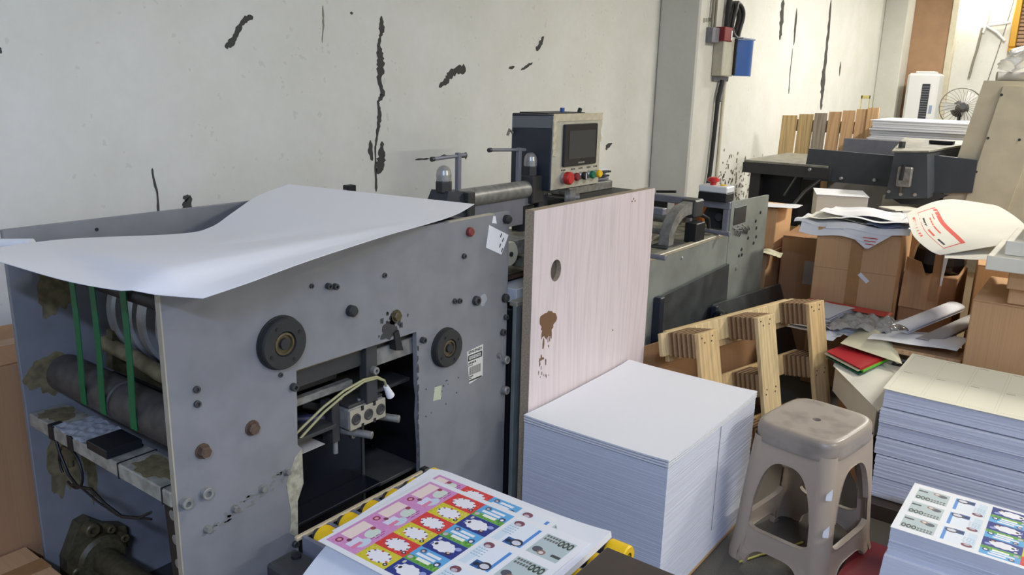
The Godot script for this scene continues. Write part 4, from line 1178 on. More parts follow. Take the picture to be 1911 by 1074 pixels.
# a sheet of sticker frames; u runs across the columns, v down the rows
func sticker_tex(rows: int, turned: bool) -> ImageTexture:
	var W := 960
	var rh := 190
	var H := rh * rows + 50
	var im := Image.create(W, H, false, Image.FORMAT_RGB8)
	im.fill(rgb(228, 229, 230))
	var white := rgb(232, 231, 234)
	var g := RandomNumberGenerator.new()
	g.seed = 5
	var dk := rgb(52, 46, 50)
	for j in rows:
		var y := 26 + j * rh
		# pink column
		var x := 18
		im.fill_rect(Rect2i(x, y, 190, rh), rgb(206, 142, 190))
		for k in 90:
			im.fill_rect(Rect2i(x + g.randi_range(0, 184), y + g.randi_range(0, rh - 5), 5, 4), rgb(222, 170, 205))
		im.fill_rect(Rect2i(x + 16, y + 14, 66, 116), rgb(236, 216, 206))
		ell(im, x + 126, y + 52, 34, 34, rgb(206, 218, 204))
		ell(im, x + 150, y + 118, 26, 34, rgb(196, 210, 220))
		im.fill_rect(Rect2i(x + 94, y + 104, 36, 62), rgb(214, 214, 230))
		im.fill_rect(Rect2i(x + 130, y + 120, 20, 50), rgb(222, 130, 160))
		ell(im, x + 46, y + 158, 18, 16, rgb(150, 50, 70))
		ell(im, x + 46, y + 158, 10, 9, rgb(214, 160, 180))
		ell(im, x + 96, y + 26, 13, 11, rgb(150, 70, 80))
		ell(im, x + 84, y + 138, 12, 10, rgb(110, 60, 70))
		for k in 5:
			im.fill_rect(Rect2i(x + 152 + (k % 2) * 14, y + 12 + k * 13, 5, 22), rgb(140, 60, 120))
		# red over yellow column
		x = 208
		for k in 2:
			var yy := y + k * rh / 2
			var hh := rh / 2
			im.fill_rect(Rect2i(x, yy, 176, hh), rgb(214, 66, 62) if k == 0 else rgb(206, 196, 52))
			if k == 1:
				for q in 60: im.fill_rect(Rect2i(x + g.randi_range(0, 170), yy + g.randi_range(0, hh - 6), 7, 6), [rgb(224, 170, 90), rgb(170, 180, 40), rgb(226, 210, 130)][q % 3])
			else:
				for q in 50: im.fill_rect(Rect2i(x + g.randi_range(0, 170), yy + g.randi_range(0, hh - 6), 6, 5), [rgb(226, 96, 70), rgb(196, 50, 60)][q % 2])
			ell(im, x + 88, yy + hh * 0.5, 64, hh * 0.36, white, 0.05, 11 + k * 2)
			for q in 9:
				var a := TAU * q / 9.0 + k
				ell(im, x + 88 + cos(a) * 58, yy + hh * 0.5 + sin(a) * hh * 0.33, 5 + q % 3, 4 + q % 2, [dk, rgb(120, 60, 130), rgb(190, 60, 50)][q % 3])
			ell(im, x + 152, yy + hh * 0.74, 11, 9, dk)
			ell(im, x + 152, yy + hh * 0.74, 5, 4, white)
		# blue and green over navy column
		x = 384
		for k in 2:
			var yy := y + k * rh / 2
			var hh := rh / 2
			if k == 0:
				im.fill_rect(Rect2i(x, yy, 176, hh), rgb(94, 166, 214))
				im.fill_rect(Rect2i(x, yy + hh * 2 / 3, 176, hh / 3), rgb(96, 158, 66))
				for q in 40: im.fill_rect(Rect2i(x + g.randi_range(0, 168), yy + hh * 2 / 3 - 4 + g.randi_range(0, hh / 3 - 6), 8, 8), [rgb(70, 136, 56), rgb(130, 180, 80)][q % 2])
				im.fill_rect(Rect2i(x + 60, yy + 14, 78, 15), white)
				im.fill_rect(Rect2i(x + 24, yy + 36, 104, 15), white)
				im.fill_rect(Rect2i(x + 50, yy + 58, 74, 18), rgb(236, 238, 220))
				ell(im, x + 36, yy + 18, 15, 13, rgb(80, 84, 110))
				ell(im, x + 36, yy + 20, 8, 6, rgb(220, 196, 190))
				ell(im, x + 150, yy + 52, 16, 15, rgb(50, 70, 110))
				ell(im, x + 150, yy + 54, 9, 8, white)
				ell(im, x + 20, yy + 74, 13, 10, rgb(190, 180, 190))
			else:
				im.fill_rect(Rect2i(x, yy, 176, hh), rgb(46, 58, 130))
				ell(im, x + 84, yy + hh * 0.5, 60, hh * 0.35, white, 0.06, 10)
				ell(im, x + 148, yy + hh * 0.3, 16, 11, rgb(150, 160, 210))
				ell(im, x + 130, yy + hh * 0.76, 14, 10, dk)
				ell(im, x + 130, yy + hh * 0.72, 8, 5, rgb(222, 190, 170))
				ell(im, x + 40, yy + hh * 0.5, 8, 8, dk)
				ell(im, x + 26, yy + 14, 8, 10, rgb(200, 200, 190))
				im.fill_rect(Rect2i(x + 18, yy + 40, 4, 24), rgb(180, 190, 220))
		# pale blue cards
		x = 582
		im.fill_rect(Rect2i(x, y + 12, 162, rh - 26), rgb(222, 228, 234))
		im.fill_rect(Rect2i(x, y + 12, 40, rh - 26), rgb(206, 220, 230))
		for q in 16: im.fill_rect(Rect2i(x + 6 + (q % 4) * 14, y + 60 + (q / 4) * 16, 10, 5), rgb(150, 180, 196))
		ell(im, x + 34, y + 30, 26, 19, rgb(120, 70, 82))
		ell(im, x + 34, y + 38, 15, 10, rgb(190, 180, 186))
		im.fill_rect(Rect2i(x + 138, y + 20, 16, rh - 44), rgb(80, 136, 204))
		im.fill_rect(Rect2i(x + 60, y + rh - 62, 52, 44), rgb(44, 90, 150))
		ell(im, x + 76, y + rh - 40, 14, 12, rgb(30, 44, 70))
		ell(im, x + 118, y + rh - 46, 30, 24, rgb(52, 50, 60))
		ell(im, x + 118, y + rh - 44, 22, 15, rgb(206, 208, 216))
		# grey cards
		x = 766
		im.fill_rect(Rect2i(x, y + 18, 160, rh - 44), rgb(178, 192, 192))
		for q in 10: im.fill_rect(Rect2i(x + 10 + (q % 5) * 15, y + 24 + (q / 5) * 22, 11, 14), rgb(96, 100, 96))
		for q in 3:
			ell(im, x + 96 + q * 24, y + 46, 12, 22, rgb(54, 66, 58))
			ell(im, x + 96 + q * 24, y + 46, 6, 11, rgb(170, 182, 178))
		ell(im, x + 34, y + rh - 62, 24, 19, rgb(78, 82, 92))
		ell(im, x + 62, y + rh - 52, 20, 16, rgb(140, 112, 100))
		ell(im, x + 62, y + rh - 50, 11, 9, rgb(216, 206, 200))
		im.fill_rect(Rect2i(x + 110, y + rh - 66, 46, 16), rgb(64, 70, 70))
	if turned:
		im.flip_x()
		im.flip_y()
	return tex(im)

# ---------------------------------------------------------------- roller conveyor with printed sheets
func build_conveyor() -> void:
	var r := thing("roller_conveyor", V(1.2, 0, -1.08), "low roller conveyor with yellow wheels under the printed sheets", "conveyor")
	var rl := part(r, "back_rail", MB.new().box(V(1.062, 0.489, -1.403), V(1.50, 0.501, -1.390), 0.003), mat(rgb(196, 180, 146), 0.45, 0.1, "mottle", 4.0))
	part(rl, "end_cap", MB.new().box(V(1.495, 0.48, -1.41), V(1.52, 0.505, -1.385), 0.004), M.black)
	part(r, "frame_beam", MB.new().box(V(0.9, 0.36, -1.40), V(1.5, 0.42, -1.375), 0.003), M.iron)
	part(r, "frame_beam", MB.new().box(V(0.9, 0.36, -0.80), V(1.5, 0.42, -0.775), 0.003), M.iron)
	for x in [0.93, 1.45]:
		part(r, "cross_member", MB.new().box(V(x, 0.36, -1.4), V(x + 0.03, 0.4, -0.78), 0.003), M.iron)
		for z in [-1.385, -0.79]:
			part(r, "leg", MB.new().box(V(x, 0.0, z - 0.015), V(x + 0.03, 0.37, z + 0.015), 0.003), M.iron)
	for i in 6:
		var x := 1.115 + i * 0.076
		part(r, "roller_shaft", MB.new().cyl(V(x, 0.49, -1.385), V(x, 0.49, -0.76), 0.014, 12), M.iron)
		for z in [-1.365, -0.802]:
			part(r, "yellow_wheel", MB.new().lathe(V(x, 0.49, z), V(0, 0, 1), [Vector2(0.014, 0), Vector2(0.027, 0), Vector2(0.03, 0.004), Vector2(0.03, 0.05), Vector2(0.027, 0.054), Vector2(0.014, 0.054)], 18), M.yellow)
	for i in 6:
		var x := 1.075 + i * 0.076
		part(r, "bracket_plate", MB.new().box(V(x, 0.41, -1.39), V(x + 0.01, 0.5, -1.3), 0.001), M.grey_bar)
	part(r, "corner_bracket", MB.new().box(V(0.985, 0.36, -1.41), V(1.07, 0.465, -1.3), 0.006), M.iron)
	part(r, "bracket_bolt", MB.new().cyl(V(1.045, 0.465, -1.375), V(1.045, 0.472, -1.375), 0.012, 10), M.black)
	# blank sheets under the prints
	var drop := func(x: float) -> float:
		return 0.0 if x > 1.2 else -1.35 * pow(1.2 - x, 2)
	var mb := MB.new()
	mb.sheet(20, 36, func(u: float, v: float):
		var x := 0.80 + v * 0.68
		var z := -1.335 + u * 0.545 + maxf(0.0, 1.47 - x) * 0.10 * (1.0 - u)
		var y: float = 0.54 + drop.call(x)
		y += 0.012 * pow(u, 6) * pow(v, 6)
		var cu := maxf(0.0, v - 0.955) / 0.045
		if u < 0.06: x -= 0.02 * cu * (1.0 - u / 0.06)
		return V(x, y, z), 0.016)
	single("blank_paper", mb, M.paper, "white blank sheets curling down under the printed sticker sheets", "paper")
	var pm := StandardMaterial3D.new()
	pm.albedo_texture = sticker_tex(3, false)
	pm.roughness = 0.5
	for k in 2:
		var ms := MB.new()
		var ox := 0.05 if k == 0 else 0.0
		var oz := -0.012 if k == 0 else 0.0
		var yy := 0.5418 if k == 0 else 0.5445
		ms.sheet(10, 10, func(u: float, v: float):
			return V(1.04 + ox + v * 0.375, yy + (0.002 * v if k == 1 else 0.0), -1.288 + oz + u * 0.482), 0.0012)
		single("sticker_sheet", ms, pm, "sticker sheet showing a strip of print beneath the top sheet" if k == 0 else "topmost printed sheet of pink, red, yellow and blue sticker frames on the conveyor", "paper", "sticker sheets on the conveyor")
	# dark table top at the lower edge
	var t := thing("side_table", V(1.09, 0, -0.42), "dark brown table top whose corner shows at the bottom edge", "table")
	part(t, "table_top", MB.new().box(V(0.8, 0.556, -0.745), V(1.38, 0.582, -0.1), 0.006), M.brown_board)
	for q in [[0.84, -0.7], [1.32, -0.7], [0.84, -0.15], [1.32, -0.15]]:
		part(t, "leg", MB.new().box(V(q[0], 0, q[1]), V(q[0] + 0.035, 0.557, q[1] + 0.035), 0.003), M.brown_board)

# ---------------------------------------------------------------- plastic stool
func build_stool() -> void:
	var base := V(2.592, 0, -0.65)
	var r := thing("plastic_stool", base, "beige plastic stool with rounded seat and arched openings beside the white stack", "stool")
	var t := Transform3D(Basis(V(0, 1, 0), -0.16), base)
	var H := 0.5
	# seat: rings of a rounded rectangle
	var ring := func(hx: float, hz: float, y: float, n: int) -> Array:
		var out := []
		for i in n:
			var a := TAU * i / n
			var c := cos(a)
			var s := sin(a)
			var e := 0.42
			out.append(V(signf(c) * pow(absf(c), e) * hx, y, signf(s) * pow(absf(s), e) * hz))
		return out
	var loft := func(mb: MB, rings: Array) -> void:
		var n: int = rings[0].size()
		var nm := []
		for j in rings.size():
			var row := []
			for i in n:
				var du: Vector3 = rings[j][(i + 1) % n] - rings[j][(i + n - 1) % n]
				var dv: Vector3 = rings[mini(j + 1, rings.size() - 1)][i] - rings[maxi(j - 1, 0)][i]
				row.append(du.cross(dv).normalized())
			nm.append(row)
		for j in rings.size() - 1:
			for i in n:
				var k := (i + 1) % n
				mb.quads(rings[j][i], rings[j][k], rings[j + 1][k], rings[j + 1][i], nm[j][i], nm[j][k], nm[j + 1][k], nm[j + 1][i])
	var sx := 0.172
	var sz := 0.143
	var prof := [[0.06, -0.030], [0.06, -0.004], [0.075, -0.0045], [0.3, -0.004], [0.6, -0.003], [0.82, -0.001], [0.9, 0.0], [0.95, -0.003], [0.985, -0.010], [1.0, -0.022], [1.005, -0.05], [1.01, -0.064], [0.985, -0.066], [0.96, -0.05], [0.94, -0.03], [0.5, -0.028], [0.06, -0.030]]
	var mb := MB.new()
	mb.xf = t
	var rs := []
	for p in prof:
		if p[0] < 0.1:
			var small := []
			for i in 64:
				var a := TAU * i / 64
				small.append(V(cos(a) * 0.013 * (p[0] / 0.06), H + p[1], sin(a) * 0.013 * (p[0] / 0.06)))
			rs.append(small)
		else:
			rs.append(ring.call(sx * p[0], sz * p[0], H + p[1], 64))
	rs.reverse()
	loft.call(mb, rs)
	part(r, "seat", mb, M.stool_seat)
	# body: four arched sides and rounded corner legs in one shell
	var top := H - 0.05
	var half := func(y: float, ax: int) -> float:
		var k := clampf((top - y) / top, 0, 1)
		var a0 := 0.165 if ax == 0 else 0.136
		var a1 := 0.196 if ax == 0 else 0.168
		return lerpf(a0, a1, pow(k, 0.85)) + 0.006 * exp(-pow((y - 0.02) / 0.03, 2))
	var rc := 0.045
	var side_pt := func(side: int, s: float, y: float, inset: float) -> Vector3:
		var ax := 0 if side % 2 == 0 else 1      # sides 0, 2 run along x
		var w: float = half.call(y, ax)
		var o: float = half.call(y, 1 - ax) - inset
		var q := V(s * (w - rc), y, o)
		if ax == 1: q = V(s * (w - rc), y, o)
		var bb := Basis(V(0, 1, 0), side * PI / 2)
		return bb * q
	var bm := MB.new()
	bm.xf = t
	var th := 0.006
	for side in 4:
		var n := 40
		var wtop := 0.385
		var wbot := 0.13
		var sw := 0.92
		var f_top := func(s: float) -> float:
			var k := clampf(absf(s) / sw, 0, 1)
			return lerpf(wbot + 0.02, wtop, pow(1.0 - pow(k, 3.2), 0.42))
		var f_bot := func(s: float) -> float:
			var k := clampf(absf(s) / sw, 0, 1)
			return wbot + 0.02 * pow(k, 8)
		var f_cut := func(s: float) -> float:
			var k := clampf(absf(s) / 0.74, 0, 1)
			return 0.0 if absf(s) >= 0.74 else 0.066 * pow(1.0 - pow(k, 4), 0.5)
		var strip := func(s0: float, s1: float, ya0: float, ya1: float, yb0: float, yb1: float) -> void:
			var m := 8
			for k in m:
				var t0 := float(k) / m
				var t1 := float(k + 1) / m
				for io in 2:
					var ins := th * io
					var A: Vector3 = side_pt.call(side, s0, lerpf(ya0, yb0, t0), ins)
					var B: Vector3 = side_pt.call(side, s0, lerpf(ya0, yb0, t1), ins)
					var C: Vector3 = side_pt.call(side, s1, lerpf(ya1, yb1, t1), ins)
					var D: Vector3 = side_pt.call(side, s1, lerpf(ya1, yb1, t0), ins)
					if io == 0: bm.quad(A, B, C, D)
					else: bm.quad(A, D, C, B)
			# rims above and below
			for e in 2:
				var y0 := ya0 if e == 0 else yb0
				var y1 := ya1 if e == 0 else yb1
				var A: Vector3 = side_pt.call(side, s0, y0, -0.003)
				var B: Vector3 = side_pt.call(side, s1, y1, -0.003)
				var C: Vector3 = side_pt.call(side, s1, y1, th + 0.010)
				var D: Vector3 = side_pt.call(side, s0, y0, th + 0.010)
				bm.quad(A, B, C, D)
		for i in n:
			var s0 := -1.0 + 2.0 * i / n
			var s1 := -1.0 + 2.0 * (i + 1) / n
			var inside := absf(s0) < sw + 0.001 and absf(s1) < sw + 0.001
			if inside:
				strip.call(s0, s1, top, top, f_top.call(s0), f_top.call(s1))
				strip.call(s0, s1, f_bot.call(s0), f_bot.call(s1), f_cut.call(s0), f_cut.call(s1))
			else:
				strip.call(s0, s1, top, top, f_cut.call(s0), f_cut.call(s1))
		# rounded corner to the next side
		var bb := Basis(V(0, 1, 0), side * PI / 2)
		var ax := 0 if side % 2 == 0 else 1
		var steps := 10
		var rows := 16
		for k in steps:
			for j in rows:
				var P := []
				for q in [[k, j], [k, j + 1], [k + 1, j + 1], [k + 1, j]]:
					var a: float = PI * 0.5 * float(q[0]) / steps
					var y := top * (1.0 - float(q[1]) / rows)
					var w: float = half.call(y, ax) - rc
					var o: float = half.call(y, 1 - ax) - rc
					var rr := rc + 0.004 * sin(a * 2.0)
					P.append([bb * V(w + sin(a) * rr, y, o + cos(a) * rr), bb * V(sin(a), 0.12, cos(a)), bb * V(w + sin(a) * (rr - th), y, o + cos(a) * (rr - th))])
				bm.quads(P[0][0], P[1][0], P[2][0], P[3][0], P[0][1], P[1][1], P[2][1], P[3][1])
				bm.quads(P[0][2], P[3][2], P[2][2], P[1][2], -P[0][1], -P[3][1], -P[2][1], -P[1][1])
	part(r, "body", bm, M.stool)
	# two torn paper scraps stuck to the near corner leg
	for q in [[0.335, 0.012], [0.215, 0.014]]:
		var mbp := MB.new()
		mbp.xf = t
		var y: float = q[0]
		var cx: float = -half.call(y, 0) + 0.012
		var cz: float = half.call(y, 1) - 0.010
		mbp.sheet(4, 4, func(u: float, v: float):
			var a := -0.5 - (u - 0.5) * 0.5
			return V(cx - 0.0, y, cz) + V(sin(a) * 0.012 + (u - 0.5) * 0.02 * (1.0 - 0.6 * absf(v - 0.4)), (v - 0.5) * 0.032 + (u - 0.5) * (v - 0.3) * 0.02 + (u - 0.5) * 0.008, cos(a) * 0.008 + (u - 0.5) * 0.016), 0.0006)
		part(r, "paper_scrap", mbp, M.paper)

# ---------------------------------------------------------------- pallet with plywood blocks
func build_pallet() -> void:
	var a := 0.237
	var top_left := V(2.71, 0.60, -1.267)
	var ex := V(cos(a), 0, sin(a))
	var nrm := V(-sin(a), 0, cos(a))          # towards the viewer
	var lean := 0.2
	var ey := (V(0, 1, 0) * cos(lean) - nrm * sin(lean)).normalized()
	var ez := ex.cross(ey).normalized()
	var hgt := 0.60 / cos(lean)
	var t := Transform3D(Basis(ex, ey, ez), top_left - ey * hgt)
	var r := thing("wooden_pallet", V(3.36, 0, -1.05), "wooden pallet with layered plywood blocks leaning behind the stool", "pallet")
	var mk := func() -> MB:
		var mb := MB.new()
		mb.xf = t
		return mb
	var L := 1.12
	var mats := [M.pine, M.pine_pale, M.pine]
	var xs := [0.18, 0.585, 0.99]
	for i in 3:
		part(r, "front_board", mk.call().box(V(xs[i], 0.004, 0.0), V(xs[i] + 0.13, hgt - 0.002 * i, 0.02), 0.002), mats[i])
		for k in 8:
			var nx: float = xs[i] + 0.02 + (k % 2) * 0.06 + (k % 3) * 0.008
			part(r, "nail", mk.call().cyl(V(nx, hgt - 0.02 - (k / 2) * 0.02 - (0.26 if k > 3 else 0.0), 0.02), V(nx, hgt - 0.02 - (k / 2) * 0.02 - (0.26 if k > 3 else 0.0), 0.0215), 0.004, 6), M.rust)
	for j in 3:
		var y1: float = [hgt, hgt - 0.25, 0.12][j]
		part(r, "rear_board", mk.call().box(V(0.14, y1 - 0.095, -0.155), V(L, y1, -0.135), 0.002), M.pine if j else M.pine_pale)
		for i in 3:
			var x0: float = xs[i] - 0.0
			var bl := part(r, "plywood_block", mk.call().box(V(x0 + 0.004, y1 - 0.098, -0.134), V(x0 + 0.127, y1 - 0.004, -0.001), 0.001), M.ply_a)
			for k in 11:
				var zz := -0.132 + k * 0.012
				part(bl, "ply_layer", mk.call().box(V(x0 + 0.0, y1 - 0.1, zz), V(x0 + 0.13, y1 - 0.001, zz + 0.0055)), M.ply_b if k % 2 else M.ply_a)
	part(r, "back_board", mk.call().box(V(0.2, hgt - 0.13, -0.178), V(1.1, hgt + 0.0, -0.158), 0.002), M.pine)
	# brown cardboard sheets tucked behind it
	single("cardboard_sheet", MB.new().hexa([V(2.86, 0.0, -1.455), V(3.9, 0.0, -1.225), V(3.9, 0.0, -1.217), V(2.86, 0.0, -1.447), V(2.86, 0.48, -1.49), V(3.9, 0.48, -1.285), V(3.9, 0.48, -1.277), V(2.86, 0.48, -1.482)]), M.card_in, "brown cardboard sheet tucked behind the wooden pallet", "cardboard")

# ---------------------------------------------------------------- pile of papers and boxes at the right
func wavy(c: Vector3, ax: Vector3, az: Vector3, amp: float, ph: float, fx: float, fz: float, th := 0.001, nu := 16, nv := 12) -> MB:
	var mb := MB.new()
	var up := az.cross(ax).normalized()
	mb.sheet(nu, nv, func(u: float, v: float):
		var w := sin(u * fx + ph) * amp + sin(v * fz + ph * 1.7) * amp * 0.7 + sin((u + v) * fx * 1.9 + ph * 3.0) * amp * 0.3
		return c + ax * (u - 0.5) + az * (v - 0.5) + up * w, th)
	return mb

func build_pile() -> void:
	single("packing_strap", MB.new().tube([V(2.40, 0.004, -0.79), V(2.48, 0.006, -0.75), V(2.56, 0.004, -0.70), V(2.66, 0.004, -0.66)], 0.004, 6), mat(rgb(186, 178, 90), 0.5), "thin yellow packing strap lying on the floor under the stool", "strap")
	# low block of large white paper with coloured plastic sheets on it
	var wbk := thing("paper_stack", V(3.6, 0, -0.73), "low white block of paper under the red and green plastic sheets", "paper stack")
	var hx := func(y0: float, y1: float, g: float) -> MB:
		var k := [V(3.17 + g, 0, -0.575 - g), V(3.95 - g, 0, -0.575 - g), V(4.06 - g, 0, -0.93 + g), V(3.60 + g, 0, -0.855 + g)]
		var p := []
		for y in [y0, y1]:
			for q in k: p.append(q + V(0, y, 0))
		return MB.new().hexa(p)
	part(wbk, "block", hx.call(0.24, 0.355, 0.004), M.paper_warm)
	part(wbk, "lower_block", hx.call(0.0, 0.24, 0.03), M.card_dark)
	part(wbk, "top_sheet", hx.call(0.356, 0.36, -0.004), M.paper_warm)
	var fold := [[M.teal_sheet, "dark green plastic sheet at the bottom of the coloured sheets", 0.3655, 0.0], [M.green_sheet, "bright green plastic sheet below the red ones", 0.3765, 0.012], [M.paper_cream, "pale orange sheet between the red and green plastic sheets", 0.381, -0.006], [M.red_sheet, "red plastic sheet just below the topmost red one", 0.3855, 0.006], [M.red_sheet, "topmost red plastic sheet on the white paper block", 0.391, 0.0]]
	var c0 := [Vector2(3.53, -0.732), Vector2(3.866, -0.664), Vector2(3.92, -0.86), Vector2(3.675, -0.915)]
	for i in fold.size():
		var f = fold[i]
		var o := Vector2(f[3], f[3])
		var th := 0.009 if i == 1 else 0.004
		var mb4 := MB.new()
		var y: float = f[2]
		mb4.sheet(8, 8, func(u: float, v: float):
			var p: Vector2 = (c0[0] as Vector2).lerp(c0[1], u).lerp((c0[3] as Vector2).lerp(c0[2], u), v) + o
			return V(p.x, y, p.y), -th)
		single("plastic_sheet", mb4, f[0], f[1], "plastic sheet", "coloured plastic sheets")
	# cream folded paper and white crumpled paper behind the coloured sheets
	var cp := MB.new()
	cp.sheet(10, 10, func(u: float, v: float):
		var p := V(3.70, 0.40, -0.60).lerp(V(3.84, 0.45, -0.66), u).lerp(V(3.76, 0.44, -0.88).lerp(V(4.165, 0.46, -0.84), u), v)
		p.y += 0.03 * sin(u * PI) * sin(v * PI) - 0.02 * absf(u - v)
		return p, 0.002)
	single("folded_paper", cp, M.paper_cream, "pale cream folded paper lying behind the red plastic sheets", "paper")
	for i in 6:
		var wv := wavy(V(3.86 + i * 0.03, 0.42 + 0.006 * i, -0.955 + i * 0.022), V(0.11, 0.02, 0.02), V(0.02, 0, 0.08), 0.008, i * 1.3, 4.0, 5.0)
		single("crumpled_paper", wv, M.paper, ["small crumpled white scrap nearest the wooden pallet", "second crumpled white scrap from the pallet", "third crumpled white scrap from the pallet", "fourth crumpled white scrap from the pallet", "fifth crumpled white scrap from the pallet", "crumpled white scrap beside the cream folded paper"][i], "paper", "crumpled scraps behind the coloured sheets")
	for i in 7:
		var mbb := wavy(V(4.0 + i * 0.012, 0.42 + i * 0.011, -1.055), V(0.30, 0.0, 0.05), V(0.03, -0.01, 0.18), 0.004, i * 0.9, 5.0, 2.0)
		single("printed_leaflet", mbb, M.paper if i % 2 == 0 else M.paper_cool, ["lowest leaflet of the loose fan behind the pallet's right post", "second lowest leaflet of the fan behind the pallet's right post", "third lowest leaflet of the fan behind the pallet's right post", "middle leaflet of the fan behind the pallet's right post", "third highest leaflet of the fan behind the pallet's right post", "second highest leaflet of the fan behind the pallet's right post", "topmost leaflet of the fan behind the pallet's right post"][i], "paper", "leaflets behind the pallet")
	var stx := wavy(V(4.0, 0.505, -1.10), V(0.12, 0, 0.02), V(0.01, -0.02, 0.05), 0.001, 0, 1, 1)
	single("blue_leaflet", stx, M.blue, "small blue printed leaflet seen through the pallet's opening", "paper")
	# bubble wrap and rolled sheets in front of the big carton
	var nz := FastNoiseLite.new()
	nz.seed = 12
	nz.frequency = 0.6
	nz.fractal_octaves = 3
	var bw := MB.new()
	bw.sheet(40, 26, func(u: float, v: float):
		var p := V(4.25, 0.42, -1.14).lerp(V(4.2, 0.45, -0.66), u).lerp(V(3.86, 0.43, -1.02).lerp(V(3.9, 0.455, -0.68), u), v)
		p.y += 0.03 * sin(u * PI) + nz.get_noise_2d(u * 9.0, v * 6.0) * 0.03
		return p, 0.002)
	single("bubble_wrap", bw, mat(rgb(196, 194, 188), 0.18, 0, "fine", 5.0), "crumpled translucent plastic wrap in front of the large cardboard box", "plastic wrap")
	single("red_striped_sheet", wavy(V(4.24, 0.468, -0.98), V(0.0, 0, 0.42), V(-0.10, 0, 0), 0.003, 0.4, 3.0, 2.0), M.print_red, "thin red printed strip under the large cardboard box", "paper")
	for i in 2:
		var rl := MB.new()
		var p0 := V(3.90 - i * 0.06, 0.505 - i * 0.03, -0.67 + i * 0.11)
		var p1 := V(4.40, 0.535 - i * 0.04, -0.52 + i * 0.10)
		var ax := (p1 - p0).normalized()
		var sd := ax.cross(Vector3.UP).normalized()
		var vu := sd.cross(ax).normalized()
		var rad := 0.029 - i * 0.004
		rl.sheet(8, 34, func(u: float, v: float):
			var c := p0.lerp(p1, u)
			var a := -0.6 + v * 5.2
			if v < 0.3: return c + sd * (-sin(-0.6 + 0.3 * 5.2) * 0.0 + rad * (1.6 - v * 4.0)) - vu * (rad * 0.55)
			var k := 1.35 - v * 0.45
			return c + (sd * cos(a - 1.9) * 1.5 + vu * sin(a - 1.9) * 0.6) * rad * k, 0.0015)
		single("rolled_paper", rl, M.paper_cool if i == 0 else M.paper_grey, ["pale blue-white rolled sheet of paper below the torn box", "greyish rolled sheet lying in front of the paler rolled sheet"][i], "paper", "rolled sheets beside the big box")
	single("paper_sheet", wavy(V(3.93, 0.462, -0.58), V(0.30, 0.0, 0.02), V(0.0, 0.03, 0.36), 0.012, 0.3, 4.0, 3.0), M.paper, "loose white sheet lying flat under the rolled sheets", "paper")
	var wbd := thing("wooden_plank", V(3.85, 0.0, -0.5), "short brown plank on blocks at the foot of the right boxes", "plank")
	part(wbd, "plank_top", MB.new().box(V(3.80, 0.41, -0.68), V(4.0, 0.435, -0.39), 0.003), M.pine_orange)
	part(wbd, "plank_block", MB.new().box(V(3.88, 0.0, -0.52), V(3.98, 0.41, -0.42), 0.003), M.pine_orange)
	single("black_strap", MB.new().tube([V(3.785, 0.37, -0.655), V(3.785, 0.36, -0.63), V(3.782, 0.40, -0.58), V(3.78, 0.35, -0.54), V(3.782, 0.39, -0.5), V(3.785, 0.33, -0.46), V(3.79, 0.40, -0.44)], 0.008, 8), M.box_dark, "dark blue strap hanging below the short plank", "strap")
	# the large carton with papers heaped on it
	var bc := carton("cardboard_box", V(4.62, 0.0, -1.02), V(0.62, 0.86, 0.40), 0.10, M.card, "large brown cardboard box with papers heaped on top", "", false)
	var ft := MB.new(); ft.xf = Transform3D(Basis(V(0, 1, 0), 0.10), V(4.62, 0, -1.02))
	ft.box(V(-0.3115, 0.4, -0.03), V(-0.31, 0.86, 0.03))
	part(bc, "tape", ft, M.tape)
	var tg := MB.new(); tg.xf = ft.xf
	tg.cbox(V(-0.313, 0.62, 0.05), V(0.002, 0.02, 0.06), 0, Basis(V(1, 0, 0), 0.7))
	part(bc, "paper_tag", tg, M.paper)
	var sm := MB.new(); sm.xf = ft.xf
	sm.box(V(-0.3112, 0.648, -0.2), V(-0.31, 0.651, 0.2))
	part(bc, "crease", sm, M.card_dark)
	var dcb := carton("cardboard_box", V(5.02, 0.0, -1.43), V(0.4, 0.70, 0.24), 0.10, M.card_dark, "darker cardboard box left of the large box with heaped papers", "", false)
	var lb := MB.new(); lb.xf = Transform3D(Basis(V(0, 1, 0), 0.10), V(5.02, 0, -1.43))
	lb.box(V(-0.2015, 0.42, 0.02), V(-0.2, 0.56, 0.085))
	part(dcb, "shipping_label", lb, M.paper_grey)
	# heaped white papers
	var hp := [[4.42, 0.876, -1.19, 0.24, 0.26, 0.1], [4.40, 0.882, -1.10, 0.28, 0.36, 0.9], [4.43, 0.889, -0.95, 0.3, 0.40, 1.7], [4.44, 0.897, -0.86, 0.26, 0.20, 2.4], [4.46, 0.903, -1.10, 0.3, 0.34, 3.1], [4.46, 0.912, -0.93, 0.3, 0.32, 4.0], [4.55, 0.924, -1.02, 0.3, 0.4, 4.9]]
	var hl := ["white crumpled sheet at the left front of the heap on the large box", "white sheet folded over the front of the large box", "white sheet hanging over the right front of the large box", "small blue-white sheet at the right end of the heap on the box", "pale sheet in the middle layer of the heap on the large box", "wavy white sheet near the top of the heap on the large box", "topmost rumpled sheet of the heap on the large box"]
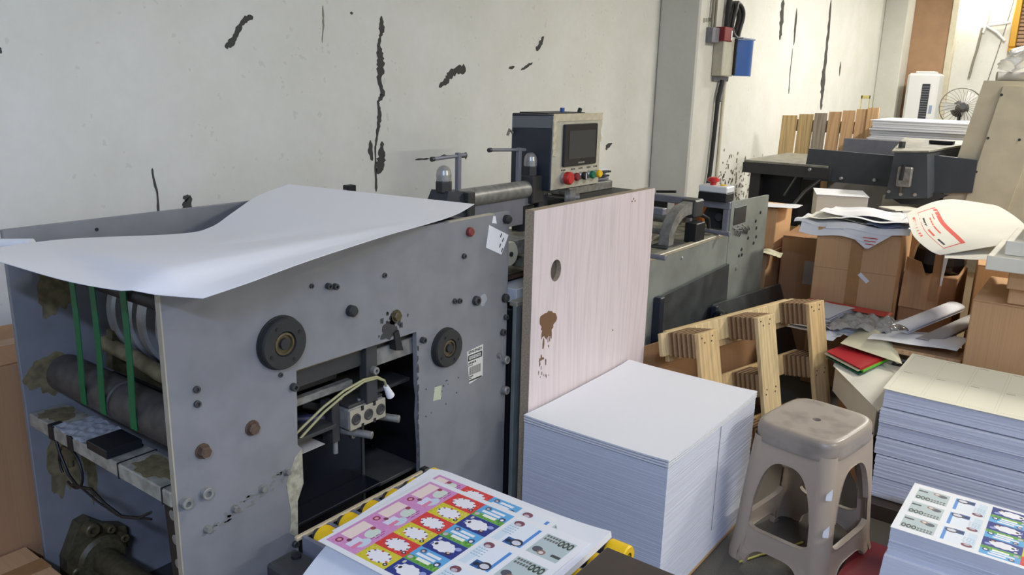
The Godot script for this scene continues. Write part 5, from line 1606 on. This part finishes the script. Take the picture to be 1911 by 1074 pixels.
	for i in hp.size():
		var q = hp[i]
		var mbh := MB.new()
		mbh.sheet(18, 18, func(u: float, v: float):
			var x: float = q[0] + (u - 0.5) * q[3]
			var z: float = q[2] + (v - 0.5) * q[4]
			var y: float = q[1] + sin(v * 9.0 + q[5] * 3.0 + u * 2.0) * 0.007 + sin(u * 7.0 + q[5] * 5.0) * 0.006
			var over := maxf(0.0, 4.31 - x)
			if over > 0.0:
				y -= over * 1.1
				x += over * 0.35
			return V(x, y, z), 0.0012)
		single("heaped_paper", mbh, [M.paper_cool, M.paper, M.paper_cool, M.pale_blue, M.paper_warm, M.paper, M.paper_cool][i], hl[i], "paper", "papers heaped on the large box")
	# triangular printed corner hanging over the front of the carton
	var tri := MB.new()
	tri.sheet(8, 8, func(u: float, v: float):
		var a := V(4.295, 0.872, -1.08).lerp(V(4.30, 0.882, -0.80), u)
		return a.lerp(V(4.275, 0.775, -0.935), v) + V(0, 0, 0), 0.0012)
	var hc := single("heaped_paper", tri, M.paper_cool, "white triangular paper corner hanging over the front of the large box", "paper", "papers heaped on the large box")
	for i in 3:
		var ln := MB.new()
		ln.cbox(V(4.278 - hc.position.x, 0.835 - i * 0.016 - hc.position.y, -0.925 - hc.position.z), V(0.002, 0.004, 0.07 - i * 0.014))
		org = Vector3.ZERO
		part(hc, "print_line", ln, M.print_red)
	# white block of trimmed paper and small packs behind the heap
	var ts := thing("paper_stack", V(5.38, 0, -1.36), "neat grey-white block of trimmed paper behind the heaped sheets", "paper stack")
	var tt := Transform3D(Basis(V(0, 1, 0), 0.35), V(5.40, 0, -1.37))
	var bb1 := MB.new(); bb1.xf = tt
	bb1.box(V(-0.13, 0.745, -0.16), V(0.22, 0.909, 0.14), 0.002)
	part(ts, "block", bb1, M.paper_warm)
	var bb2 := MB.new(); bb2.xf = tt
	bb2.sheet(6, 6, func(u: float, v: float): return V(-0.135 + u * 0.36, 0.913, 0.145 - v * 0.31), 0.003)
	part(ts, "top_sheet", bb2, M.paper)
	var bb3 := MB.new(); bb3.xf = tt
	bb3.box(V(-0.1, 0.0, -0.13), V(0.2, 0.745, 0.12), 0.003)
	part(ts, "support_box", bb3, M.card_dark)
	for i in 9:
		single("paper_pack", MB.new().cbox(V(5.24 + (i % 3) * 0.04, 0.805 + i * 0.0075, -1.0 + (i % 4) * 0.04), V(0.2, 0.0068, 0.15), 0.001, Basis(V(0, 1, 0), i * 0.7)), [M.paper, M.paper_grey, M.paper_warm][i % 3], "thin paper pack number %s from the bottom of the loose pile behind the heaped sheets" % ["one", "two", "three", "four", "five", "six", "seven", "eight", "nine"][i], "paper", "thin packs behind the heaped sheets")
	carton("cardboard_box", V(5.28, 0.0, -0.95), V(0.34, 0.80, 0.38), 0.0, M.card_dark, "cardboard box holding up the loose paper packs behind the heap", "", false)
	single("red_dish", MB.new().lathe(V(5.2, 0.80, -0.80), V(0, 1, 0), [Vector2(0, 0), Vector2(0.07, 0), Vector2(0.07, 0.02), Vector2(0.06, 0.03), Vector2(0, 0.034)], 24), M.red, "round red dish behind the large printed sheet", "dish")
	# wrapped carton and paper-topped carton left of the pile
	var cw := carton("cardboard_box", V(4.83, 0.0, -1.70), V(0.3, 0.60, 0.26), 0.0, M.card, "plastic-wrapped cardboard box behind the grey machine's end plate", "", true)
	var pf := wavy(V(4.68, 0.60, -1.62), V(0.14, 0, 0), V(0, 0, 0.24), 0.012, 1.0, 6, 9)
	part(cw, "crumpled_cover", pf, M.paper_cream)
	carton("cardboard_box", V(4.95, 0.602, -1.70), V(0.28, 0.25, 0.24), 0.0, M.card_pale, "upper cardboard box standing on the plastic-wrapped one", "", false)
	single("paper_sheet", wavy(V(4.88, 0.862, -1.64), V(0.24, 0, 0), V(0, 0, 0.3), 0.005, 2.0, 4, 5), M.paper, "white sheet on the upper box behind the end plate", "paper")
	# black bag and torn boxes
	var bg := MB.new()
	bg.lathe(V(4.68, 0.641, -0.66), V(0, 1, 0), [Vector2(0, 0), Vector2(0.11, 0.0), Vector2(0.13, 0.05), Vector2(0.12, 0.12), Vector2(0.09, 0.18), Vector2(0.04, 0.22), Vector2(0, 0.225)], 11, false)
	single("black_bag", bg, M.bag, "shiny black plastic bag beside the large box", "bag")
	var tb := thing("torn_box", V(4.68, 0, -0.62), "dark torn cardboard box with ragged opening below the printed sheet", "box")
	part(tb, "body", MB.new().box(V(4.55, 0.0, -0.80), V(4.9, 0.64, -0.545), 0.006), M.card_dark)
	part(tb, "torn_flap", MB.new().prism(PackedVector2Array([Vector2(-0.80, 0.45), Vector2(-0.62, 0.45), Vector2(-0.61, 0.60), Vector2(-0.65, 0.66), Vector2(-0.69, 0.63), Vector2(-0.72, 0.70), Vector2(-0.79, 0.72)]), V(4.5495, 0, 0), V(0, 0, 1), V(0, 1, 0), 0.006), M.card)
	part(tb, "hanging_strip", MB.new().box(V(4.5, 0.52, -0.655), V(4.506, 0.80, -0.615)), M.card_dark)
	part(tb, "paper_strip", MB.new().hexa([V(4.495, 0.60, -0.612), V(4.497, 0.60, -0.612), V(4.497, 0.60, -0.606), V(4.495, 0.60, -0.606), V(4.495, 0.81, -0.615), V(4.497, 0.81, -0.615), V(4.497, 0.81, -0.59), V(4.495, 0.81, -0.59)]), M.paper)
	carton("cardboard_box", V(4.74, 0.0, -0.31), V(0.5, 0.74, 0.36), 0.12, M.card, "brown cardboard box under the large sheet with the red print", "", false)
	# big sheet with red print
	var bs := thing("printed_sheet", V(4.3, 0.85, -0.5), "large cream sheet with a red printed frame draped over boxes", "paper")
	var e0 := [V(4.22, 0.985, -0.765), V(4.16, 0.965, -0.745), V(4.1, 0.90, -0.70), V(4.06, 0.85, -0.62), V(4.05, 0.835, -0.57)]
	var e1 := [V(4.95, 0.99, -0.62), V(4.80, 1.0, -0.5), V(4.62, 1.01, -0.42), V(4.42, 0.97, -0.30), V(4.2, 0.93, -0.24)]
	var sp := func(a: Array, k0: float) -> Vector3:
		var k := k0 * (a.size() - 1)
		var i := mini(int(k), a.size() - 2)
		return (a[i] as Vector3).cubic_interpolate(a[i + 1], a[maxi(i - 1, 0)], a[mini(i + 2, a.size() - 1)], k - i)
	var sh := func(u: float, v: float, lift: float) -> Vector3:
		var p: Vector3 = sp.call(e0, v).lerp(sp.call(e1, v), u)
		p.y += 0.03 * sin(u * PI) * (1.0 - v) + lift
		return p
	var msh := MB.new()
	msh.sheet(24, 24, func(u: float, v: float): return sh.call(u, v, 0.0), 0.0015)
	part(bs, "sheet", msh, M.paper_warm)
	for q in [[0.17, 0.30, 0.25, 0.75, 0.02, M.print_red], [0.17, 0.30, 0.25, 0.27, 0.5, M.print_red], [0.30, 0.34, 0.20, 0.80, 0.0, M.print_red], [0.17, 0.30, 0.73, 0.75, 0.0, M.print_red], [0.165, 0.172, 0.25, 0.75, 0.0, M.print_red]]:
		pass
	var frames := [[0.30, 0.345, 0.18, 0.82, M.print_red], [0.12, 0.30, 0.18, 0.195, M.print_red], [0.12, 0.30, 0.80, 0.815, M.print_red], [0.12, 0.126, 0.18, 0.81, M.print_red], [0.05, 0.075, 0.25, 0.55, M.print_red], [0.15, 0.17, 0.32, 0.45, M.print_black], [0.15, 0.17, 0.5, 0.6, M.print_red], [0.15, 0.17, 0.65, 0.75, M.print_black], [0.22, 0.235, 0.35, 0.6, M.print_red], [0.26, 0.27, 0.3, 0.4, M.print_red]]
	for q in frames:
		var mq := MB.new()
		mq.sheet(6, 10, func(u: float, v: float): return sh.call(lerpf(q[0], q[1], u), lerpf(q[2], q[3], v), 0.0012), 0.0006)
		part(bs, "red_print" if q[4] == M.print_red else "black_print", mq, q[4])
	# second cream sheet below it
	single("cream_sheet", wavy(V(4.2, 0.86, -0.42), V(0.3, 0.05, -0.05), V(0.05, 0.03, 0.30), 0.006, 0.8, 4, 3), M.paper_warm, "cream sheet sticking out under the red printed sheet", "paper")
	# cartons at the right edge with white paper blocks on top
	carton("cardboard_box", V(4.02, 0.0, -0.10), V(0.56, 0.725, 0.56), 0.0, M.card, "large closed cardboard box at the right edge below the white paper blocks", "", true)
	carton("cardboard_box", V(3.98, 0.726, -0.04), V(0.46, 0.07, 0.44), 0.0, M.card_pale, "flat cardboard box lowest of the two under the white paper blocks", "", false)
	carton("cardboard_box", V(3.96, 0.797, -0.04), V(0.5, 0.08, 0.48), 0.05, M.card, "flat cardboard box directly under the white paper blocks", "", false)
	for i in 3:
		single("paper_block", MB.new().box(V(3.62 + i * 0.055, 0.878 + i * 0.058, -0.345 + i * 0.05), V(4.1, 0.935 + i * 0.058, 0.2), 0.003), M.paper_warm, ["lowest of the three white paper blocks at the right edge", "middle one of the three white paper blocks at the right edge", "topmost of the three white paper blocks at the right edge"][i], "paper stack", "white paper blocks at the right edge")

# ---------------------------------------------------------------- paper cutter and far end of the room
func build_far() -> void:
	# cutter: table, dark arm and head, cream side frame
	var r := thing("paper_cutter", V(6.0, 0, -1.2), "paper cutting machine with dark grey arms, side table and cream frame", "machine")
	var tb := part(r, "side_table", MB.new().hexa([V(5.9, 0.94, -2.235), V(5.9, 0.94, -1.6), V(6.9, 0.94, -1.6), V(6.9, 0.94, -2.25), V(5.9, 1.015, -2.235), V(5.9, 1.015, -1.6), V(6.9, 1.03, -1.6), V(6.9, 1.03, -2.25)]), M.iron)
	part(tb, "table_surface", MB.new().box(V(5.905, 1.016, -2.23), V(6.9, 1.034, -1.62), 0.003), M.grey_top)
	part(tb, "table_leg", MB.new().box(V(5.98, 0, -2.2), V(6.05, 0.94, -2.12), 0.004), M.iron)
	part(tb, "table_leg", MB.new().box(V(6.7, 0, -2.2), V(6.78, 0.94, -2.12), 0.004), M.iron)
	part(tb, "cabinet", MB.new().box(V(6.1, 0.55, -2.15), V(6.6, 0.94, -1.85), 0.004), M.black)
	part(tb, "brace", MB.new().tube([V(6.0, 0.93, -1.86), V(6.05, 0.78, -1.95)], 0.008, 8), M.steel_dull)
	var arm := part(r, "front_arm", MB.new().prism(PackedVector2Array([Vector2(-1.785, 0.925), Vector2(-1.20, 0.925), Vector2(-1.20, 1.135), Vector2(-1.77, 1.145)]), V(5.92, 0, 0), V(0, 0, 1), V(0, 1, 0), -0.03), M.cutter_dark)
	for q in [[-1.74, 1.0], [-1.52, 0.955], [-1.3, 0.965]]:
		part(arm, "bolt", MB.new().cyl(V(5.92, q[1], q[0]), V(5.89, q[1], q[0]), 0.012, 12, -1.0, 0.003), M.steel)
	part(r, "rear_plate", MB.new().box(V(6.35, 1.0, -1.65), V(6.37, 1.21, -1.1), 0.003), M.grey_bar)
	var hd := part(r, "cutter_head", MB.new().hexa([V(5.42, 0.90, -1.12), V(5.42, 0.93, -0.88), V(6.2, 0.95, -0.75), V(6.2, 0.95, -1.2), V(5.42, 1.19, -1.10), V(5.42, 1.205, -0.92), V(6.2, 1.23, -0.75), V(6.2, 1.23, -1.2)]), M.cutter_dark)
	part(hd, "head_top", MB.new().hexa([V(5.41, 1.19, -1.115), V(5.41, 1.205, -0.91), V(6.2, 1.232, -0.74), V(6.2, 1.232, -1.21), V(5.41, 1.20, -1.115), V(5.41, 1.215, -0.91), V(6.2, 1.245, -0.74), V(6.2, 1.245, -1.21)]), M.grey_top)
	part(hd, "head_knob", MB.new().cyl(V(5.6, 1.21, -1.1), V(5.6, 1.25, -1.1), 0.02, 12), M.iron)
	part(hd, "top_slot", MB.new().box(V(5.9, 1.232, -1.0), V(5.98, 1.252, -0.86), 0.002), M.black)
	var sw := part(hd, "glass_gauge", MB.new().box(V(5.375, 0.99, -1.06), V(5.42, 1.11, -0.98), 0.006), M.steel_dull)
	part(sw, "gauge_lever", MB.new().cyl(V(5.372, 1.03, -1.035), V(5.372, 1.125, -1.03), 0.012, 10), M.black)
	part(sw, "gauge_stem", MB.new().cyl(V(5.39, 0.95, -1.03), V(5.39, 0.99, -1.03), 0.008, 8), M.oily)
	for q in [[-1.1, 0.95], [-1.03, 0.94], [-0.95, 0.945]]:
		part(hd, "bolt", MB.new().cyl(V(5.42, q[1], q[0]), V(5.405, q[1], q[0]), 0.01, 10), M.steel)
	part(r, "right_arm", MB.new().prism(PackedVector2Array([Vector2(-0.92, 0.945), Vector2(-0.66, 0.975), Vector2(-0.66, 1.17), Vector2(-0.92, 1.185)]), V(5.52, 0, 0), V(0, 0, 1), V(0, 1, 0), -0.03), M.cutter_dark)
	part(r, "lower_bracket", MB.new().prism(PackedVector2Array([Vector2(-1.1, 0.90), Vector2(-1.04, 0.87), Vector2(-0.9, 0.88), Vector2(-0.78, 0.95), Vector2(-0.9, 0.96)]), V(5.5, 0, 0), V(0, 0, 1), V(0, 1, 0), -0.03), M.iron)
	# cream frame, leaning face
	var cf := MB.new()
	cf.hexa([V(5.5, 0.0, -0.96), V(5.5, 0.0, 0.3), V(6.6, 0.0, 0.3), V(6.6, 0.0, -0.96), V(5.6, 1.63, -0.705), V(5.6, 1.63, 0.3), V(6.4, 1.63, 0.3), V(6.4, 1.63, -0.705)])
	var cp := part(r, "cream_frame", cf, M.cream_metal)
	var cover := MB.new()
	cover.hexa([V(5.525, 0.85, -0.70), V(5.525, 0.85, -0.47), V(5.56, 0.85, -0.47), V(5.56, 0.85, -0.70), V(5.585, 1.60, -0.60), V(5.585, 1.60, -0.35), V(5.61, 1.60, -0.35), V(5.61, 1.60, -0.60)])
	part(cp, "cover_plate", cover, M.cream_metal)
	for q in [[0.9, -0.69], [1.1, -0.66], [1.3, -0.63], [1.55, -0.60], [1.5, -0.42], [1.3, -0.47]]:
		part(cp, "screw", MB.new().cyl(V(5.53 + (q[0] - 0.85) * 0.08, q[0], q[1]), V(5.52 + (q[0] - 0.85) * 0.08, q[0], q[1]), 0.008, 8), M.iron)
	part(cp, "lock", MB.new().cyl(V(5.54, 0.88, -0.53), V(5.515, 0.88, -0.53), 0.014, 12), M.iron)
	part(cp, "base_plate", MB.new().box(V(5.48, 0.5, -0.95), V(5.53, 0.84, -0.4), 0.004), M.grey_top)
	part(r, "power_cable", MB.new().tube([V(5.88, 0.93, -1.66), V(5.7, 0.86, -1.7), V(5.5, 0.76, -1.72), V(5.3, 0.68, -1.72), V(5.15, 0.66, -1.70), V(5.05, 0.68, -1.66)], 0.014, 8), M.cable)
	# film and a roll on the cutter
	var rp := MB.new().cyl(V(5.75, 1.655, -0.66), V(5.9, 1.665, -0.2), 0.03, 16)
	single("paper_roll", rp, M.paper_grey, "grey paper roll lying on top of the cream frame", "paper")
	var fm := MB.new()
	fm.sheet(26, 16, func(u: float, v: float):
		var a := u * TAU * 0.8
		var rr := 0.11 + 0.035 * sin(u * 19.0 + v * 7.0) + 0.03 * sin(v * 13.0 + u * 5.0)
		return V(5.85 + cos(a) * rr, 1.70 + v * 0.13 + 0.02 * sin(u * 23.0), -0.5 + sin(a) * rr * (1.2 - v * 0.5)), 0.0015)
	single("crumpled_film", fm, M.film, "crumpled clear plastic film on top of the cream frame", "film")
	# paper stack on the far side of the cutter
	var ps := thing("paper_stack", V(7.1, 0, -1.2), "wide stack of white sheets on the table behind the cutter", "paper stack")
	paper_block(ps, V(6.75, 1.0, -1.56), V(7.5, 1.34, -0.75), 34, 0.012, M.paper)
	part(ps, "stand", MB.new().box(V(6.85, 0.0, -1.5), V(7.4, 1.0, -0.8), 0.004), M.iron)
	var ls := thing("paper_stack", V(5.95, 0, -0.98), "grey-white paper stack under the dark cutter head", "paper stack")
	paper_block(ls, V(5.75, 0.62, -1.2), V(6.2, 0.885, -0.8), 24, 0.004, M.paper_warm)
	part(ls, "stand", MB.new().box(V(5.8, 0.0, -1.15), V(6.15, 0.62, -0.85), 0.004), M.iron)
	single("plastic_crate_sheet", MB.new().box(V(6.3, 0.0, -1.72), V(6.34, 0.93, -1.22), 0.003), M.paper_grey, "pale sheet standing upright below the dark cutter arm", "board")
	# slatted pallet standing against the wall
	var pl := thing("wooden_pallet", V(7.25, 0, -2.05), "upright slatted wooden pallet with seven boards against the back wall", "pallet")
	var ms := [M.pine, M.pine, M.pine_grey, M.pine_orange, M.pine_orange, M.pine_orange, M.pine_orange]
	var zs := [-2.41, -2.27, -2.135, -2.02, -1.905, -1.80, -1.71]
	var ws := [0.125, 0.12, 0.10, 0.10, 0.095, 0.085, 0.085]
	for i in 7:
		var x := 7.2 + (0.012 if i % 2 else 0.0)
		part(pl, "slat", MB.new().hexa([V(x - 0.1, 0.0, zs[i]), V(x - 0.1, 0.0, zs[i] + ws[i]), V(x - 0.075, 0.0, zs[i] + ws[i]), V(x - 0.075, 0.0, zs[i]), V(x, 1.33 + i * 0.015, zs[i]), V(x, 1.33 + i * 0.015 + 0.004, zs[i] + ws[i]), V(x + 0.025, 1.33 + i * 0.015 + 0.004, zs[i] + ws[i]), V(x + 0.025, 1.33 + i * 0.015, zs[i])]), ms[i])
	for y in [0.12, 0.68, 1.2]:
		part(pl, "cross_board", MB.new().box(V(7.13 + y * 0.075, y, -2.42), V(7.2 + y * 0.075, y + 0.1, -1.62), 0.003), M.pine_grey)
	# air conditioner, fan
	var ac := thing("air_conditioner", V(11.6, 0, -2.1), "tall white floor-standing air conditioner in front of the brown door", "air conditioner")
	part(ac, "case", MB.new().box(V(11.45, 0.02, -2.30), V(11.8, 1.79, -1.93), 0.03), M.white_plastic)
	part(ac, "top_cap", MB.new().box(V(11.5, 1.79, -2.22), V(11.75, 1.815, -2.0), 0.008), M.white_plastic)
	var vn := part(ac, "air_outlet", MB.new().box(V(11.44, 0.85, -2.11), V(11.452, 1.66, -2.02), 0.003), M.box_dark)
	for i in 26:
		part(vn, "louvre", MB.new().box(V(11.434, 0.87 + i * 0.03, -2.105), V(11.442, 0.878 + i * 0.03, -2.025)), M.grey_bar)
	part(ac, "blue_label", MB.new().box(V(11.446, 1.3, -2.0), V(11.452, 1.4, -1.965)), M.pale_blue)
	part(ac, "plinth", MB.new().box(V(11.46, 0.0, -2.29), V(11.79, 0.03, -1.94)), M.grey_bar)
	var fn := thing("pedestal_fan", V(9.0, 0, -1.29), "wire-cage pedestal fan behind the far paper stack", "fan")
	var fc := V(9.0, 1.42, -1.29)
	var fd := V(-1, 0.25, 0.35).normalized()
	var fr := MB.frame(fd)
	part(fn, "pole", MB.new().cyl(V(9.04, 0.03, -1.3), V(9.04, 1.40, -1.3), 0.016, 10), M.iron)
	part(fn, "foot", MB.new().lathe(V(9.04, 0, -1.3), V(0, 1, 0), [Vector2(0, 0), Vector2(0.22, 0), Vector2(0.2, 0.02), Vector2(0.03, 0.04), Vector2(0, 0.04)], 24), M.iron)
	part(fn, "motor", MB.new().lathe(fc - fd * 0.12, fd, [Vector2(0, 0), Vector2(0.06, 0), Vector2(0.075, 0.03), Vector2(0.075, 0.1), Vector2(0.03, 0.16), Vector2(0, 0.16)], 20), M.iron)
	part(fn, "hub", MB.new().cyl(fc + fd * 0.04, fc + fd * 0.07, 0.03, 16), M.black)
	var cage := part(fn, "cage_rim", MB.new().tube(range(41).map(func(i): return fc + (fr[0] * cos(TAU * i / 40.0) + fr[1] * sin(TAU * i / 40.0)) * 0.19), 0.005, 6), M.wire)
	for i in 28:
		var a := TAU * i / 28.0
		var d: Vector3 = fr[0] * cos(a) + fr[1] * sin(a)
		part(cage, "cage_wire", MB.new().tube([fc + fd * 0.075 + d * 0.03, fc + fd * 0.07 + d * 0.12, fc + d * 0.19], 0.0018, 4), M.wire)
	for i in 3:
		var a := TAU * i / 3.0
		var d: Vector3 = fr[0] * cos(a) + fr[1] * sin(a)
		var e: Vector3 = d.cross(fd)
		part(fn, "blade", MB.new().hexa([fc + d * 0.02 - e * 0.02, fc + d * 0.02 + e * 0.02 + fd * 0.01, fc + d * 0.16 + e * 0.05 + fd * 0.02, fc + d * 0.16 - e * 0.04, fc + d * 0.02 - e * 0.02 + fd * 0.003, fc + d * 0.02 + e * 0.02 + fd * 0.013, fc + d * 0.16 + e * 0.05 + fd * 0.023, fc + d * 0.16 - e * 0.04 + fd * 0.003]), M.fan_blade)
	# bulb on the far wall and loose wires, gilt frame
	var lb := thing("wall_bulb", V(11.97, 2.66, -1.64), "glowing bare bulb high on the far white wall", "lamp")
	part(lb, "socket", MB.new().cyl(V(12.0, 2.68, -1.64), V(11.93, 2.68, -1.64), 0.03, 14), M.white_plastic)
	var em := StandardMaterial3D.new()
	em.albedo_color = Color(1, 1, 1)
	em.emission_enabled = true
	em.emission = Color(1, 0.97, 0.9)
	em.emission_energy_multiplier = 3.0
	part(lb, "bulb", MB.new().lathe(V(11.93, 2.68, -1.64), V(-1, 0, 0), [Vector2(0.02, 0), Vector2(0.045, 0.03), Vector2(0.055, 0.06), Vector2(0.045, 0.095), Vector2(0.02, 0.112), Vector2(0, 0.115)], 20), em)
	var ol := OmniLight3D.new()
	ol.name = "bulb_light"
	ol.light_color = Color(1, 0.97, 0.9)
	ol.light_energy = 0.22
	ol.light_size = 0.05
	ol.omni_range = 20.0
	ol.omni_attenuation = 2.0
	ol.shadow_enabled = true
	lb.add_child(ol)
	ol.position = V(-0.1, 0.02, 0)
	var wl := [[V(11.97, 2.62, -1.6), V(11.96, 2.42, -1.58), V(11.97, 2.3, -1.6)], [V(11.97, 2.38, -1.6), V(11.96, 2.40, -1.4), V(11.97, 2.42, -1.32)], [V(11.97, 2.38, -1.58), V(11.96, 2.30, -1.45), V(11.97, 2.2, -1.35)]]
	for i in 3:
		single("hanging_strip", MB.new().tube(wl[i], 0.018, 6), M.white_plastic, ["short white strip hanging below the far wall bulb", "white strip reaching right from the knot below the bulb", "white strip slanting down right from the knot below the bulb"][i], "strip", "strips on the far wall")
	single("dangling_cord", MB.new().tube([V(11.97, 2.36, -1.62), V(11.975, 2.1, -1.64), V(11.97, 1.95, -1.66), V(11.975, 1.75, -1.68)], 0.014, 6), M.dust, "grey cord hanging down the far wall below the bulb", "cord")
	single("thin_wire", MB.new().tube([V(11.97, 2.75, -1.32), V(11.96, 2.4, -1.36), V(11.97, 2.0, -1.42), V(11.97, 1.5, -1.5)], 0.006, 5), M.steel_dull, "thin wire running down the far wall near the gilt frame", "wire")
	var gf := thing("gilt_frame", V(11.95, 2.12, -0.9), "gilt metal frame with a ribbed brown panel on the far wall", "frame")
	part(gf, "frame_post", MB.new().box(V(11.9, 2.12, -1.30), V(11.98, 3.3, -1.22), 0.01), M.gold)
	part(gf, "frame_rail", MB.new().box(V(11.9, 2.06, -1.30), V(11.98, 2.12, -0.4), 0.01), M.gold)
	for i in 24:
		part(gf, "rib", MB.new().box(V(11.93, 2.14 + i * 0.045, -1.22), V(11.97, 2.175 + i * 0.045, -0.4), 0.004), M.door_brown)

# ---------------------------------------------------------------- boxes and cables on the pillar
func build_wall_gear() -> void:
	var z := -2.4
	var r := thing("distribution_box", V(5.75, 1.5, z), "cream electrical box with a curved blue lid on the pillar", "electrical box")
	part(r, "case", MB.new().box(V(5.56, 1.63, z), V(5.76, 1.9, z + 0.08), 0.006), M.panel_face)
	part(r, "backplate", MB.new().box(V(5.58, 1.595, z), V(5.84, 1.63, z + 0.02), 0.003), M.grey_bar)
	var ld := MB.new()
	ld.sheet(10, 8, func(u: float, v: float):
		return V(5.745 + u * 0.25, 1.885 - v * 0.25, z + 0.085 + 0.07 * sin(u * PI * 0.9)), 0.004)
	part(r, "blue_lid", ld, M.blue)
	part(r, "lid_top", MB.new().box(V(5.75, 1.888, z + 0.06), V(5.99, 1.9, z + 0.14), 0.003), M.pale_blue)
	part(r, "lid_side", MB.new().box(V(5.74, 1.64, z + 0.02), V(5.755, 1.89, z + 0.1), 0.002), M.black)
	var s := thing("switch_box", V(5.5, 1.87, z), "small red and grey switch box above the distribution box", "electrical box")
	part(s, "red_case", MB.new().box(V(5.535, 1.865, z), V(5.67, 1.96, z + 0.09), 0.004), M.dark_red)
	part(s, "white_label", MB.new().box(V(5.645, 1.875, z + 0.09), V(5.665, 1.94, z + 0.092)), M.paper)
	part(s, "grey_case", MB.new().box(V(5.42, 1.85, z), V(5.5345, 1.95, z + 0.05), 0.004), M.grey_bar)
	for i in 2:
		single("conduit", MB.new().cyl(V(5.46 + i * 0.05, 1.955, z + 0.02), V(5.46 + i * 0.05, 3.6, z + 0.02), 0.01, 10), M.dust, ["left one of the two thin conduits above the red switch box", "right one of the two thin conduits above the red switch box"][i], "conduit", "conduits above the switch box")
	single("thick_cable", MB.new().tube([V(5.74, 3.6, z + 0.03), V(5.72, 2.5, z + 0.03), V(5.71, 2.2, z + 0.03), V(5.70, 2.0, z + 0.03), V(5.70, 1.91, z + 0.03)], 0.022, 8), M.rubber, "thick dark cable coming down the pillar to the box", "cable")
	var lp := []
	for i in 29:
		var a := TAU * i / 28.0
		lp.append(V(5.79 + cos(a) * 0.085, 2.005 + sin(a) * 0.12, z + 0.04 + 0.008 * sin(a * 3.0)))
	var co := thing("cable_coil", V(5.82, 1.9, z), "loop of dark cable hung above the blue lid", "cable")
	part(co, "coil", MB.new().tube(lp, 0.02, 8), M.rubber)
	var lq := lp.map(func(p): return p + V(0.004, 0.012, 0.03))
	part(co, "coil", MB.new().tube(lq, 0.013, 8), M.iron)
	part(co, "hook", MB.new().tube([V(5.82, 2.15, z), V(5.82, 2.15, z + 0.05), V(5.82, 2.12, z + 0.07)], 0.006, 6), M.steel_dull)
	part(co, "cable_tie", MB.new().cyl(V(5.87, 2.06, z + 0.06), V(5.9, 2.06, z + 0.06), 0.026, 10), M.paper)
	single("bundled_cable", MB.new().tube([V(5.70, 1.6, z + 0.03), V(5.67, 1.52, z + 0.03), V(5.65, 1.46, z + 0.03), V(5.65, 1.2, z + 0.025), V(5.62, 0.95, z + 0.03), V(5.58, 0.75, z + 0.03), V(5.55, 0.4, z + 0.03), V(5.55, 0.0, z + 0.03)], 0.017, 8), M.rubber, "dark cable running down the pillar below the distribution box", "cable")
	single("cable_strand", MB.new().tube([V(5.74, 1.6, z + 0.03), V(5.71, 1.53, z + 0.035), V(5.66, 1.455, z + 0.045)], 0.009, 6), M.grey_bar, "short grey strand joining the dark cable below the box", "cable")
	single("corner_pipe", MB.new().cyl(V(5.80, 0.0, z + 0.012), V(5.80, 1.595, z + 0.012), 0.012, 8), M.trim_cream, "cream pipe running down the pillar's right corner", "pipe")
